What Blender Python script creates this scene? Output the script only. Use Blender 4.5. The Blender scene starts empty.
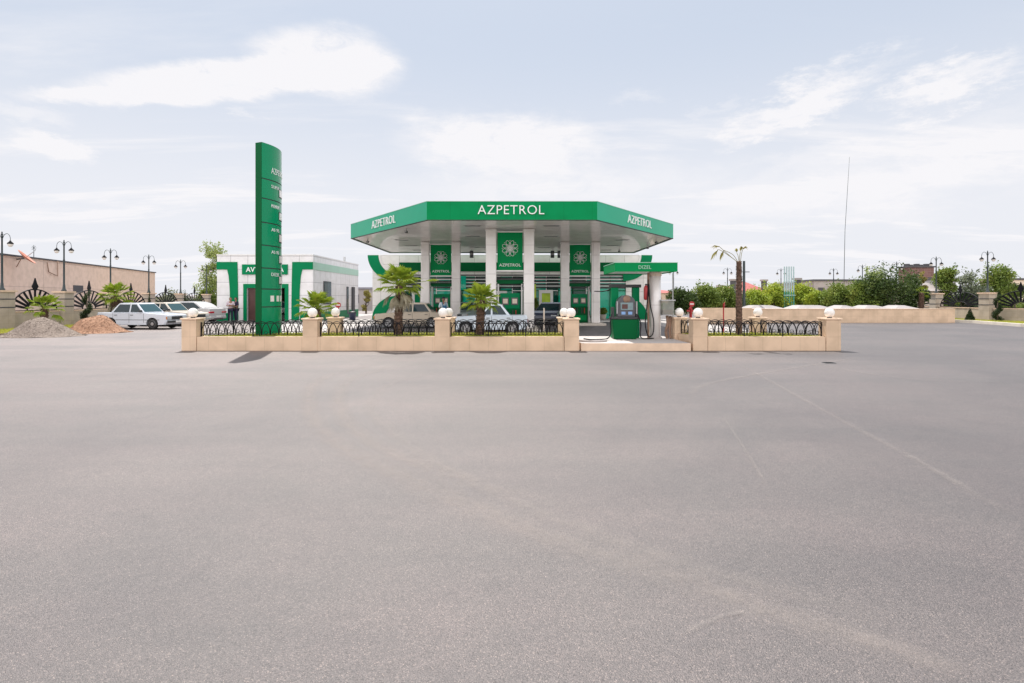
import bpy, bmesh, math, random
from mathutils import Vector, Matrix, Quaternion
random.seed(7)
F=550.0; CX=512.0; HY=298.0; EYE=1.7
PI=math.pi
def X_(px,D): return (px-CX)*D/F
def Z_(py,D): return EYE+(HY-py)*D/F
def G_(py,z=0): return F*(EYE-z)/(py-HY)
scene=bpy.context.scene
col=scene.collection
# ------------------------------------------------------------------ materials
def newmat(name):
    m=bpy.data.materials.new(name); m.use_nodes=True
    nt=m.node_tree; b=nt.nodes['Principled BSDF']
    return m,nt,b
def sock(nt,node,name,v):
    node.inputs[name].default_value=v
def pm(name,c,rough=.6,metal=0.,var=.12,scale=2.5,bump=0.,bscale=40.,spec=.5,coat=0.,grime=0.,detail=5):
    """procedural paint/stone: base colour varied by two noises, optional bump"""
    m,nt,b=newmat(name); N=nt.nodes; L=nt.links
    tc=N.new('ShaderNodeTexCoord')
    n1=N.new('ShaderNodeTexNoise'); n1.inputs['Scale'].default_value=scale; n1.inputs['Detail'].default_value=detail
    L.new(tc.outputs['Object'],n1.inputs['Vector'])
    r=N.new('ShaderNodeValToRGB')
    lo=[max(0,x*(1-var)) for x in c]; hi=[min(1,x*(1+var)) for x in c]
    r.color_ramp.elements[0].position=.3; r.color_ramp.elements[1].position=.7
    r.color_ramp.elements[0].color=(*lo,1); r.color_ramp.elements[1].color=(*hi,1)
    L.new(n1.outputs['Fac'],r.inputs['Fac'])
    out=r.outputs['Color']
    if grime>0:
        n3=N.new('ShaderNodeTexNoise'); n3.inputs['Scale'].default_value=scale*.35; n3.inputs['Detail'].default_value=8; n3.inputs['Roughness'].default_value=.7
        mp=N.new('ShaderNodeMapping'); mp.inputs['Scale'].default_value=(3,3,.6); L.new(tc.outputs['Object'],mp.inputs['Vector']); L.new(mp.outputs['Vector'],n3.inputs['Vector'])
        r3=N.new('ShaderNodeValToRGB'); r3.color_ramp.elements[0].position=.45; r3.color_ramp.elements[1].position=.75
        r3.color_ramp.elements[0].color=(0,0,0,1); r3.color_ramp.elements[1].color=(grime,grime,grime,1)
        L.new(n3.outputs['Fac'],r3.inputs['Fac'])
        mx=N.new('ShaderNodeMix'); mx.data_type='RGBA'; L.new(r3.outputs['Color'],mx.inputs[0]); L.new(out,mx.inputs[6])
        mx.inputs[7].default_value=(.12,.10,.08,1); out=mx.outputs[2]
    L.new(out,b.inputs['Base Color'])
    b.inputs['Roughness'].default_value=rough; b.inputs['Metallic'].default_value=metal
    b.inputs['Specular IOR Level'].default_value=spec; b.inputs['Coat Weight'].default_value=coat
    b.inputs['Coat Roughness'].default_value=.08
    if bump>0:
        n2=N.new('ShaderNodeTexNoise'); n2.inputs['Scale'].default_value=bscale; n2.inputs['Detail'].default_value=4
        L.new(tc.outputs['Object'],n2.inputs['Vector'])
        bp=N.new('ShaderNodeBump'); bp.inputs['Strength'].default_value=bump; bp.inputs['Distance'].default_value=.02
        L.new(n2.outputs['Fac'],bp.inputs['Height']); L.new(bp.outputs['Normal'],b.inputs['Normal'])
    return m
def panelmat(name,c,joint,bw,bh,rough=.4,var=.04,offset=0.,mort=.012,coat=0.,axis='xz',metal=0.,grime=.0,spec=.5):
    """rectangular panels / tiles with thin joints"""
    m,nt,b=newmat(name); N=nt.nodes; L=nt.links
    tc=N.new('ShaderNodeTexCoord'); sp=N.new('ShaderNodeSeparateXYZ'); L.new(tc.outputs['Object'],sp.inputs[0])
    cb=N.new('ShaderNodeCombineXYZ')
    if axis=='xz':
        ad=N.new('ShaderNodeMath'); ad.operation='ADD'; L.new(sp.outputs['X'],ad.inputs[0]); L.new(sp.outputs['Y'],ad.inputs[1])
        L.new(ad.outputs[0],cb.inputs['X']); L.new(sp.outputs['Z'],cb.inputs['Y'])
    else:
        L.new(sp.outputs['X'],cb.inputs['X']); L.new(sp.outputs['Y'],cb.inputs['Y'])
    br=N.new('ShaderNodeTexBrick'); br.offset=offset
    L.new(cb.outputs[0],br.inputs['Vector'])
    br.inputs['Scale'].default_value=1; br.inputs['Mortar Size'].default_value=mort; br.inputs['Mortar Smooth'].default_value=.2
    br.inputs['Brick Width'].default_value=bw; br.inputs['Row Height'].default_value=bh; br.inputs['Bias'].default_value=0
    br.inputs['Color1'].default_value=(*[x*(1-var) for x in c],1); br.inputs['Color2'].default_value=(*[min(1,x*(1+var)) for x in c],1)
    br.inputs['Mortar'].default_value=(*joint,1)
    n=N.new('ShaderNodeTexNoise'); n.inputs['Scale'].default_value=1.7; n.inputs['Detail'].default_value=6; L.new(tc.outputs['Object'],n.inputs['Vector'])
    mx=N.new('ShaderNodeMix'); mx.data_type='RGBA'; mx.blend_type='MULTIPLY'
    r=N.new('ShaderNodeValToRGB'); r.color_ramp.elements[0].position=.35;r.color_ramp.elements[1].position=.6
    g=1-.10-grime; r.color_ramp.elements[0].color=(g,g,g*.98,1); r.color_ramp.elements[1].color=(1,1,1,1)
    L.new(n.outputs['Fac'],r.inputs['Fac']); mx.inputs[0].default_value=1
    L.new(br.outputs['Color'],mx.inputs[6]); L.new(r.outputs['Color'],mx.inputs[7]); L.new(mx.outputs[2],b.inputs['Base Color'])
    b.inputs['Roughness'].default_value=rough; b.inputs['Coat Weight'].default_value=coat; b.inputs['Metallic'].default_value=metal
    b.inputs['Specular IOR Level'].default_value=spec
    return m
def glassmat(name,tint,trans=.35,rough=.03):
    m,nt,b=newmat(name); N=nt.nodes; L=nt.links
    b.inputs['Base Color'].default_value=(*tint,1); b.inputs['Roughness'].default_value=rough; b.inputs['Specular IOR Level'].default_value=.45
    n=N.new('ShaderNodeTexNoise'); n.inputs['Scale'].default_value=.8
    tc=N.new('ShaderNodeTexCoord'); L.new(tc.outputs['Object'],n.inputs['Vector'])
    bp=N.new('ShaderNodeBump'); bp.inputs['Strength'].default_value=.03; L.new(n.outputs['Fac'],bp.inputs['Height']); L.new(bp.outputs['Normal'],b.inputs['Normal'])
    t=N.new('ShaderNodeBsdfTransparent'); t.inputs['Color'].default_value=(*[min(1,x*3+.35) for x in tint],1)
    ms=N.new('ShaderNodeMixShader'); ms.inputs[0].default_value=trans
    L.new(b.outputs[0],ms.inputs[1]); L.new(t.outputs[0],ms.inputs[2]); L.new(ms.outputs[0],N['Material Output'].inputs['Surface'])
    return m
def leafmat(name,c1,c2,c3=None,scale=1.2,rough=.55,transl=.25):
    m,nt,b=newmat(name); N=nt.nodes; L=nt.links
    tc=N.new('ShaderNodeTexCoord')
    n=N.new('ShaderNodeTexNoise'); n.inputs['Scale'].default_value=scale; n.inputs['Detail'].default_value=6; n.inputs['Roughness'].default_value=.75
    L.new(tc.outputs['Object'],n.inputs['Vector'])
    r=N.new('ShaderNodeValToRGB'); e=r.color_ramp.elements
    e[0].position=.3; e[0].color=(*c1,1); e[1].position=.7; e[1].color=(*c2,1)
    if c3: x=e.new(.52); x.color=(*c3,1)
    L.new(n.outputs['Fac'],r.inputs['Fac']); L.new(r.outputs['Color'],b.inputs['Base Color'])
    b.inputs['Roughness'].default_value=rough; b.inputs['Specular IOR Level'].default_value=.25
    t=N.new('ShaderNodeBsdfTranslucent'); L.new(r.outputs['Color'],t.inputs['Color'])
    ms=N.new('ShaderNodeMixShader'); ms.inputs[0].default_value=transl
    L.new(b.outputs[0],ms.inputs[1]); L.new(t.outputs[0],ms.inputs[2]); L.new(ms.outputs[0],N['Material Output'].inputs['Surface'])
    return m
M={}
M['green']=pm('sign green paint',(.0,.235,.07),.42,var=.06,scale=.8,coat=.0,spec=.08)
M['green_face']=pm('gloss green panel',(.0,.27,.115),.2,var=.05,scale=.6,coat=.16,spec=.2)
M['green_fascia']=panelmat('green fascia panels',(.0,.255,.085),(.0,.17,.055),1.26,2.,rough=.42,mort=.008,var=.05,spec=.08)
M['green_skylit']=pm('green side fascia with sky sheen',(.004,.36,.20),.3,var=.05,scale=.6,coat=.12,spec=.2)  # sky reflection on the slanted fascias put into a lighter, more teal base colour
M['green_dark']=pm('dark green band',(.0,.10,.03),.45,var=.1,scale=.5,coat=.0,spec=.1)
M['green_mid']=pm('mid green',(.0,.21,.08),.42,var=.06,scale=1,coat=.0,spec=.1)
M['green_pale']=pm('pale green band',(.36,.60,.48),.35,var=.05,scale=1)
M['white']=pm('white paint',(.80,.79,.78),.35,var=.03,scale=3,coat=.1)
M['white_text']=pm('white lettering',(.85,.87,.87),.4,var=.02,scale=3)
M['silver']=pm('silver emblem',(.72,.74,.72),.35,metal=.2,var=.05,scale=6)
M['column']=panelmat('white composite column cladding',(.86,.835,.825),(.5,.48,.47),3.0,1.45,rough=.22,mort=.01,coat=.5)
M['soffit']=panelmat('gloss white soffit panels',(.86,.815,.79),(.62,.58,.56),1.2,.3,rough=.32,mort=.005,coat=.35,axis='xy',grime=.02,spec=.5)
M['cladding']=panelmat('white cladding panels',(.84,.83,.85),(.38,.38,.41),1.25,.95,rough=.35,mort=.016)
M['cladding_shop']=panelmat('warm white cladding panels',(.83,.80,.78),(.46,.44,.42),1.5,1.1,rough=.35,mort=.016)
M['stone']=panelmat('peach stone facing',(.72,.53,.375),(.56,.41,.285),.6,.45,rough=.75,mort=.006,var=.03,grime=.08)
M['stone_cap']=pm('peach stone coping',(.75,.56,.41),.7,var=.08,scale=4,bump=.1)
M['stone_pale']=panelmat('pale stone facing of boundary wall',(.50,.43,.35),(.40,.34,.27),.8,.4,rough=.8,mort=.008,var=.06,grime=.06)
M['warehouse']=panelmat('pink concrete slabs',(.78,.61,.51),(.62,.48,.41),12.,2.9,rough=.9,mort=.04,var=.03,grime=.02)
M['black']=pm('black iron',(.010,.010,.013),.55,var=.2,scale=8,spec=.15)
M['dark']=pm('dark plastic',(.03,.031,.034),.5,var=.15,scale=8)
M['darkgrey']=pm('dark grey pump head',(.07,.07,.085),.4,var=.1,scale=5,coat=.3)
M['rubber']=pm('tyre rubber',(.022,.022,.024),.8,var=.2,scale=10)
M['rim']=pm('dull wheel metal',(.35,.35,.36),.4,metal=.5,var=.1,scale=10)
M['chrome']=pm('bumper metal',(.55,.55,.56),.25,metal=.8,var=.05,scale=10)
M['lamp_metal']=pm('lamp post grey green paint',(.035,.05,.055),.5,var=.15,scale=6)
M['steel']=pm('brushed steel',(.42,.43,.44),.35,metal=.6,var=.08,scale=8)
M['glass']=glassmat('dark car glass',(.015,.035,.045),.12)
M['glass_clear']=glassmat('greenish windscreen glass',(.03,.085,.10),.25)
M['glass_shop']=glassmat('green shop glass',(.01,.13,.09),.35)
M['glass_em']=glassmat('emerald film glass',(.015,.50,.33),.10)
M['glass_box']=glassmat('clear box glass',(.32,.34,.32),.45)
M['globe']=pm('opal glass globe',(.84,.81,.77),.25,var=.03,scale=6,coat=.3)
M['car_white']=pm('white car paint',(.60,.64,.71),.3,var=.05,scale=1.5,coat=.6)
M['car_warm']=pm('warm white car paint',(.52,.52,.53),.22,var=.03,scale=1.5,coat=.8)
M['car_cream']=pm('cream car paint',(.62,.56,.48),.35,var=.05,scale=1.5,coat=.5)
M['car_tan']=pm('dusty tan car paint',(.50,.43,.34),.4,var=.08,scale=1.5,coat=.4)
M['car_blue']=pm('pale blue white car paint',(.60,.68,.76),.32,var=.05,scale=1.5,coat=.6)
M['car_grey']=pm('grey green car paint',(.28,.34,.34),.35,var=.06,scale=1.5,coat=.5)
M['car_dark']=pm('dark blue car paint',(.03,.04,.08),.25,var=.06,scale=1.5,coat=.7)
M['red_lens']=pm('red lamp lens',(.45,.01,.03),.2,var=.1,scale=9,coat=.8)
M['amber']=pm('amber lens',(.55,.18,.02),.3,var=.1,scale=9)
M['headlight']=pm('headlight lens',(.55,.58,.60),.12,var=.1,scale=9,coat=.8)
M['red']=pm('red paint',(.34,.02,.02),.4,var=.1,scale=4)
M['brown_door']=pm('dark brown shutter',(.085,.035,.030),.5,var=.15,scale=3)
M['trunk']=pm('palm trunk bark',(.11,.065,.045),.9,var=.5,scale=14,bump=.9,bscale=30)
M['bark']=pm('tree bark',(.13,.10,.075),.9,var=.4,scale=9,bump=.6,bscale=25)
M['palm']=leafmat('palm leaves',(.10,.17,.012),(.48,.50,.08),(.25,.34,.03),scale=3.)
M['palm_dry']=leafmat('dry palm leaves',(.30,.25,.15),(.55,.52,.42),scale=3.)
M['leaf_dark']=leafmat('dark green leaves',(.016,.036,.010),(.20,.25,.075),(.06,.10,.025),scale=.9)
M['leaf_mid']=leafmat('mid green leaves',(.045,.085,.015),(.42,.44,.10),(.17,.24,.045),scale=.9)
M['leaf_lime']=leafmat('yellow green leaves',(.12,.21,.02),(.60,.56,.08),(.34,.42,.05),scale=.8)
M['leaf_pale']=leafmat('pale spring leaves',(.18,.25,.07),(.52,.55,.22),(.33,.40,.13),scale=.9)
M['leaf_cypress']=leafmat('cypress leaves',(.010,.022,.010),(.05,.085,.022),scale=2.)
M['leaf_grey']=leafmat('grey green leaves',(.08,.11,.075),(.28,.31,.20),scale=.9)
M['leaf_brown']=leafmat('dusty brown leaves',(.16,.12,.04),(.45,.42,.12),scale=1.2)
M['grass']=leafmat('lawn grass',(.22,.30,.03),(.62,.58,.12),scale=3.)
M['dish']=pm('rusty orange dish paint',(.50,.20,.14),.7,var=.2,scale=3)
M['roof_red']=pm('red roof tiles',(.36,.10,.09),.8,var=.2,scale=3)
M['roof_grey']=pm('grey roof sheet',(.27,.27,.31),.6,var=.12,scale=.4)
M['roof_dark']=pm('dark roof edge',(.07,.07,.08),.7,var=.2,scale=.5)
M['beige_wall']=pm('beige render',(.58,.47,.37),.9,var=.1,scale=.4,grime=.2)
M['grey_wall']=pm('weathered grey render',(.38,.35,.34),.9,var=.18,scale=.3,grime=.35)
M['brick']=panelmat('dark red brick',(.18,.10,.095),(.22,.15,.14),1.2,.5,rough=.9,var=.2,offset=.5,mort=.04)
M['cream']=pm('cream render',(.70,.60,.50),.8,var=.06,scale=.6)
M['roof_pale']=pm('pale pink roof sheet',(.36,.32,.31),.7,var=.08,scale=1)
M['membrane']=pm('white sheet cover',(.35,.325,.325),.7,var=.1,scale=1.2,grime=.2)
M['teal']=pm('teal pipe paint',(.05,.28,.22),.4,var=.1,scale=3)
M['pipe_white']=pm('white pipe paint',(.40,.54,.56),.4,var=.05,scale=3)
M['skin']=pm('skin',(.30,.16,.10),.6,var=.08,scale=20)
M['hair']=pm('black hair',(.015,.012,.010),.6,var=.2,scale=40)
M['cloth_navy']=pm('navy cloth',(.02,.022,.05),.85,var=.15,scale=12)
M['cloth_white']=pm('pale pink shirt cloth',(.62,.52,.58),.85,var=.06,scale=12)
M['cloth_blue']=pm('blue overall cloth',(.05,.17,.32),.85,var=.12,scale=12)
M['cloth_light']=pm('light blue shirt cloth',(.55,.66,.72),.85,var=.06,scale=12)
M['shoe']=pm('dark shoe',(.02,.018,.016),.5,var=.1,scale=12)
M['screen']=pm('grey display',(.16,.24,.26),.15,var=.1,scale=12,coat=.6)
M['sticker']=pm('blue sticker',(.20,.35,.62),.4,var=.05,scale=12)
M['yellow_green']=pm('yellow green poster',(.45,.62,.05),.4,var=.25,scale=1.5)
M['hazard']=pm('rust steel',(.27,.17,.12),.8,var=.25,scale=5)
M['kerb']=pm('pale kerb concrete',(.62,.57,.50),.85,var=.1,scale=2,bump=.2)
M['slab']=pm('white painted slab',(.46,.42,.40),.7,var=.06,scale=2,grime=.15)
M['bin']=pm('navy bin plastic',(.03,.04,.08),.5,var=.1,scale=6)
# ------------------------------------------------------------------ mesh builder
class MB:
    def __init__(s): s.v=[]; s.f=[]; s.mi=[]; s.sm=[]
    def add(s,vs,fs,mi=0,sm=False):
        n=len(s.v); s.v+= [tuple(p) for p in vs]; s.f+=[tuple(i+n for i in f) for f in fs]; s.mi+=[mi]*len(fs); s.sm+=[sm]*len(fs); return s
    def box(s,x0,x1,y0,y1,z0,z1,mi=0,rz=0,c=None):
        vs=[Vector((x,y,z)) for z in (z0,z1) for y in (y0,y1) for x in (x0,x1)]
        if rz:
            cc=Vector(c) if c else Vector(((x0+x1)/2,(y0+y1)/2,0)); R=Matrix.Rotation(rz,3,'Z')
            vs=[R@(p-cc)+cc for p in vs]
        return s.add(vs,[(0,2,3,1),(4,5,7,6),(0,1,5,4),(2,6,7,3),(0,4,6,2),(1,3,7,5)],mi)
    def bar(s,a,b,w,h=None,mi=0,up=(0,0,1)):
        a=Vector(a); b=Vector(b); h=h or w; d=(b-a).normalized(); u=Vector(up)
        if abs(d.dot(u))>.98: u=Vector((0,1,0))
        sd=d.cross(u).normalized(); u=sd.cross(d)
        vs=[p+sd*i*w/2+u*j*h/2 for p in (a,b) for j in (-1,1) for i in (-1,1)]
        return s.add(vs,[(0,1,3,2),(4,6,7,5),(0,4,5,1),(2,3,7,6),(0,2,6,4),(1,5,7,3)],mi)
    def tube(s,pts,r,n=8,mi=0,cap=True,close=False):
        pts=[Vector(p) for p in pts]; m=len(pts); rs=r if isinstance(r,(list,tuple)) else [r]*m
        vs=[]; u=None
        for i,p in enumerate(pts):
            if close: d=pts[(i+1)%m]-pts[i-1]
            else: d=pts[min(i+1,m-1)]-pts[max(i-1,0)]
            d.normalize()
            if u is None: u=d.orthogonal().normalized()
            else:
                u=u-d*u.dot(d)
                if u.length<1e-5: u=d.orthogonal()
                u.normalize()
            w=d.cross(u)
            for k in range(n):
                a=2*PI*k/n; vs.append(p+(u*math.cos(a)+w*math.sin(a))*rs[i])
        fs=[]
        for i in range(m if close else m-1):
            j=(i+1)%m
            for k in range(n): fs.append((i*n+k,i*n+(k+1)%n,j*n+(k+1)%n,j*n+k))
        if cap and not close: fs+=[tuple(reversed(range(n))),tuple((m-1)*n+k for k in range(n))]
        return s.add(vs,fs,mi,True)
    def cyl(s,c,r,z0,z1,n=20,mi=0,r2=None):
        return s.lathe(c,[(0,z0),(r,z0),(r if r2 is None else r2,z1),(0,z1)],n,mi,False)
    def lathe(s,c,prof,n=20,mi=0,sm=True,axis='z'):
        vs=[];fs=[]
        for (r,z) in prof:
            for k in range(n):
                a=2*PI*k/n; x=r*math.cos(a); y=r*math.sin(a)
                if axis=='z': vs.append((c[0]+x,c[1]+y,c[2]+z if len(c)>2 else z))
                elif axis=='y': vs.append((c[0]+x,c[1]+z,c[2]+y))
                else: vs.append((c[0]+z,c[1]+x,c[2]+y))
        for i in range(len(prof)-1):
            for k in range(n):
                q=(i*n+k,i*n+(k+1)%n,(i+1)*n+(k+1)%n,(i+1)*n+k); fs.append(q)
        return s.add(vs,fs,mi,sm)
    def sphere(s,c,r,n=16,mi=0,sq=(1,1,1)):
        prof=[(r*math.sin(PI*i/n),-r*math.cos(PI*i/n)) for i in range(n+1)]
        m0=len(s.v); s.lathe((0,0,0),prof,n,mi,True)
        for i in range(m0,len(s.v)):
            p=s.v[i]; s.v[i]=(p[0]*sq[0]+c[0],p[1]*sq[1]+c[1],p[2]*sq[2]+c[2])
        return s
    def prism(s,poly,a,b,plane='xy',mi=0):
        """poly 2D; extruded between a and b along the remaining axis"""
        def P(p,t):
            if plane=='xy': return (p[0],p[1],t)
            if plane=='xz': return (p[0],t,p[1])
            return (t,p[0],p[1])
        n=len(poly); vs=[P(p,a) for p in poly]+[P(p,b) for p in poly]
        fs=[tuple(range(n)),tuple(reversed(range(n,2*n)))]+[(i,(i+1)%n+0,(i+1)%n+n,i+n) for i in range(n)]
        return s.add(vs,fs,mi)
    def quad(s,a,b,c,d,mi=0,th=0.):
        if not th: return s.add([a,b,c,d],[(0,1,2,3)],mi)
        a,b,c,d=[Vector(p) for p in (a,b,c,d)]; n=(b-a).cross(d-a).normalized()*th
        return s.add([a,b,c,d,a-n,b-n,c-n,d-n],[(0,1,2,3),(7,6,5,4),(0,4,5,1),(1,5,6,2),(2,6,7,3),(3,7,4,0)],mi)
    def build(s,name,mat,parent=None,world=False,bevel=0.,kind=None,fix=True):
        me=bpy.data.meshes.new(name)
        vs=s.v
        if parent is not None and world:
            o=gloc(parent); vs=[(p[0]-o[0],p[1]-o[1],p[2]-o[2]) for p in vs]
        me.from_pydata(vs,[],s.f)
        mats=mat if isinstance(mat,(list,tuple)) else [mat]
        for m in mats: me.materials.append(M[m] if isinstance(m,str) else m)
        me.polygons.foreach_set('material_index',s.mi); me.polygons.foreach_set('use_smooth',s.sm)
        if fix:
            bm=bmesh.new(); bm.from_mesh(me)
            bmesh.ops.recalc_face_normals(bm,faces=bm.faces); bm.to_mesh(me); bm.free()
        ob=bpy.data.objects.new(name,me); col.objects.link(ob)
        if parent is not None: ob.parent=parent
        if bevel:
            md=ob.modifiers.new('bevel','BEVEL'); md.width=bevel; md.segments=2; md.limit_method='ANGLE'; md.angle_limit=math.radians(35)
        if kind: ob['kind']=kind
        return ob
def gloc(o):
    p=Vector((0,0,0))
    while o is not None: p+=Vector(o.location); o=o.parent
    return p
def tag(o,label,cat,group=None,kind=None):
    if label: o['label']=label
    if cat: o['category']=cat
    if group: o['group']=group
    if kind: o['kind']=kind
    return o
def thing(name,label,cat,loc=(0,0,0),rz=0,group=None):
    o=bpy.data.objects.new(name,None); col.objects.link(o); o.location=loc; o.rotation_euler=(0,0,rz); o.empty_display_size=.2
    return tag(o,label,cat,group)
def kids(o): return [c for c in scene.objects if c.parent==o]
def dup(o,loc,rz=None,label=None,parent=None):
    c=o.copy(); col.objects.link(c)
    if parent is None:
        c.location=loc
        if rz is not None: c.rotation_euler=(0,0,rz)
        if label: c['label']=label
    else: c.parent=parent
    for k in list(o.children): dup(k,None,parent=c)
    return c
def text_mesh(body,w=None,h=None,bold=0.,depth=.01,res=3,stretch=True):
    cu=bpy.data.curves.new('txt','FONT'); cu.body=body; cu.size=1; cu.extrude=depth/2; cu.resolution_u=res; cu.offset=bold
    cu.align_x='LEFT'; cu.space_character=1.06
    ob=bpy.data.objects.new('txt',cu); col.objects.link(ob)
    dg=bpy.context.evaluated_depsgraph_get(); me=bpy.data.meshes.new_from_object(ob.evaluated_get(dg)); bpy.data.objects.remove(ob)
    xs=[v.co.x for v in me.vertices]; ys=[v.co.y for v in me.vertices]
    x0,x1,y0,y1=min(xs),max(xs),min(ys),max(ys)
    sx=(w/(x1-x0)) if w else (h/(y1-y0)); sy=(h/(y1-y0)) if h else sx
    vs=[((v.co.x-(x0+x1)/2)*sx,(v.co.y-(y0+y1)/2)*sy,v.co.z) for v in me.vertices]
    fs=[tuple(p.vertices) for p in me.polygons]; bpy.data.meshes.remove(me)
    return vs,fs
def put_text(name,body,w,h,center,udir,mat,parent,bold=.0,depth=.02,mapf=None):
    """letters in the vertical plane along horizontal udir, facing n = (udir.y,-udir.x)"""
    vs,fs=text_mesh(body,w,h,bold,depth)
    u=Vector((udir[0],udir[1],0)).normalized(); n=Vector((u.y,-u.x,0)); c=Vector(center)
    if mapf: out=[mapf(*p) for p in vs]
    else: out=[c+u*p[0]+Vector((0,0,p[1]))+n*p[2] for p in vs]
    mb=MB(); mb.add(out,fs); return mb.build(name,mat,parent,world=True,fix=False)
# ------------------------------------------------------------------ camera, sun, sky
cam=bpy.data.cameras.new('Camera'); co=bpy.data.objects.new('Camera',cam); col.objects.link(co)
co.location=(0,0,EYE); co.rotation_euler=(PI/2,0,0); cam.sensor_width=36; cam.lens=F/1024*36
cam.shift_y=-(341.5-HY)/1024; cam.clip_end=6000; cam.clip_start=.1; scene.camera=co
SD=Vector((.16,-.57,-1)).normalized()
EL=math.asin(-SD.z); 
sl=bpy.data.lights.new('Sun','SUN'); sl.energy=4.8; sl.angle=math.radians(.6); sl.color=(1,.95,.885)
so=bpy.data.objects.new('Sun',sl); col.objects.link(so); so.rotation_euler=SD.to_track_quat('-Z','Y').to_euler(); so.location=(-5,20,40)
w=bpy.data.worlds.new('World'); scene.world=w; w.use_nodes=True
nt=w.node_tree; N=nt.nodes; L=nt.links; bg=N['Background']
sky=N.new('ShaderNodeTexSky'); sky.sky_type='NISHITA'; sky.sun_disc=False; sky.sun_elevation=EL; sky.sun_rotation=math.atan2(-SD.x,-SD.y)
sky.dust_density=2.0; sky.air_density=1.; sky.ozone_density=1.
tc=N.new('ShaderNodeTexCoord')
def math_n(op,a,b=None,c=None,clamp=False):
    n=N.new('ShaderNodeMath'); n.operation=op; n.use_clamp=clamp
    for i,x in enumerate((a,b,c)):
        if x is None: continue
        if isinstance(x,(int,float)): n.inputs[i].default_value=x
        else: L.new(x,n.inputs[i])
    return n.outputs[0]
sp=N.new('ShaderNodeSeparateXYZ'); L.new(tc.outputs['Generated'],sp.inputs[0])
dx,dy,dz=sp.outputs
azi=math_n('ARCTAN2',dx,dy)                       # radians, 0 = +Y
hyp=math_n('SQRT',math_n('ADD',math_n('MULTIPLY',dx,dx),math_n('MULTIPLY',dy,dy)))
ele=math_n('ARCTAN2',dz,hyp)
def comb(x,y,z=0.):
    n=N.new('ShaderNodeCombineXYZ')
    for i,v in enumerate((x,y,z)):
        if isinstance(v,(int,float)): n.inputs[i].default_value=v
        else: L.new(v,n.inputs[i])
    return n.outputs[0]
def noise(vec,scale,detail=6,rough=.6,dist=0.):
    n=N.new('ShaderNodeTexNoise'); n.inputs['Scale'].default_value=scale; n.inputs['Detail'].default_value=detail; n.inputs['Roughness'].default_value=rough; n.inputs['Distortion'].default_value=dist
    L.new(vec,n.inputs['Vector']); return n.outputs['Fac']
def smooth(x,a,b):
    n=N.new('ShaderNodeMapRange'); n.interpolation_type='SMOOTHSTEP'; n.inputs['From Min'].default_value=a; n.inputs['From Max'].default_value=b
    L.new(x,n.inputs['Value']); return n.outputs[0]
# wispy layer on a plane high above
zz=math_n('MAXIMUM',math_n('ADD',dz,.10),.03)
pl=comb(math_n('DIVIDE',dx,zz),math_n('DIVIDE',dy,zz),0.)
mp=N.new('ShaderNodeMapping'); mp.inputs['Rotation'].default_value=(0,0,math.radians(-14)); mp.inputs['Scale'].default_value=(.55,1.5,1); mp.inputs['Location'].default_value=(3.1,1.7,0)
L.new(pl,mp.inputs['Vector'])
wisp=smooth(noise(mp.outputs[0],1.1,9,.62,.4),.50,.74)
veil=smooth(ele,.46,.10)                         # thicker milky veil low in the sky
wisp=math_n('MULTIPLY',wisp,math_n('ADD',math_n('MULTIPLY',veil,.55),.22))
# named clouds: (azimuth, elevation, half width, half height, tilt, strength)
def dirpix(px,py):
    x=(px-CX)/F; z=(HY-py)/F
    return math.atan2(x,1),math.atan2(z,math.hypot(x,1))
wn=N.new('ShaderNodeTexNoise'); wn.inputs['Scale'].default_value=7; wn.inputs['Detail'].default_value=8; wn.inputs['Roughness'].default_value=.68
L.new(comb(math_n('MULTIPLY',azi,1.),math_n('MULTIPLY',ele,2.6),0.),wn.inputs['Vector'])
nsp=N.new('ShaderNodeSeparateXYZ'); L.new(wn.outputs['Color'],nsp.inputs[0])
mask=None
for (px,py,hw,hh,tilt,st,soft,ragged) in [
    (328,62,78,34,-.05,1.1,.5,.8),(245,80,165,19,-.22,1.1,.5,.7),(120,98,110,11,-.16,.7,.6,1.0),(55,141,52,12,.12,.55,.6,1.6),(20,112,60,9,.0,.3,.7,1.5),
    (500,146,114,32,.05,.9,.85,2.2),(560,185,190,28,-.03,.34,1.,1.6),(800,106,88,24,-.22,.8,.8,3.4),(960,84,90,24,-.12,.8,.8,3.0),(715,100,30,8,0,.2,.9,3.2),(630,96,34,11,.1,.25,1.,2.6),
    (250,118,20,9,0,.28,.9,3.0),(850,190,260,34,-.1,.35,1.,2.2),(860,150,190,18,-.12,.25,1.,3.),(980,150,120,30,-.1,.2,1.,3.)]:
    a0,e0=dirpix(px,py)
    ex=math_n('ADD',math_n('SUBTRACT',azi,a0),math_n('MULTIPLY',math_n('SUBTRACT',nsp.outputs[0],.5),.10*ragged))
    ez=math_n('ADD',math_n('SUBTRACT',ele,e0),math_n('MULTIPLY',math_n('SUBTRACT',nsp.outputs[1],.5),.055*ragged))
    ct,sn=math.cos(-tilt),math.sin(-tilt)
    u=math_n('ADD',math_n('MULTIPLY',ex,ct),math_n('MULTIPLY',ez,sn)); v=math_n('SUBTRACT',math_n('MULTIPLY',ez,ct),math_n('MULTIPLY',ex,sn))
    cosaz=math.cos(a0)
    u=math_n('DIVIDE',u,hw/F*cosaz*cosaz); v=math_n('DIVIDE',v,hh/F*cosaz)
    r=math_n('SQRT',math_n('ADD',math_n('MULTIPLY',u,u),math_n('MULTIPLY',v,v)))
    g=math_n('MULTIPLY',smooth(r,1.15,1.15-.75*soft-.25),st)
    mask=g if mask is None else math_n('ADD',mask,g)
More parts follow.
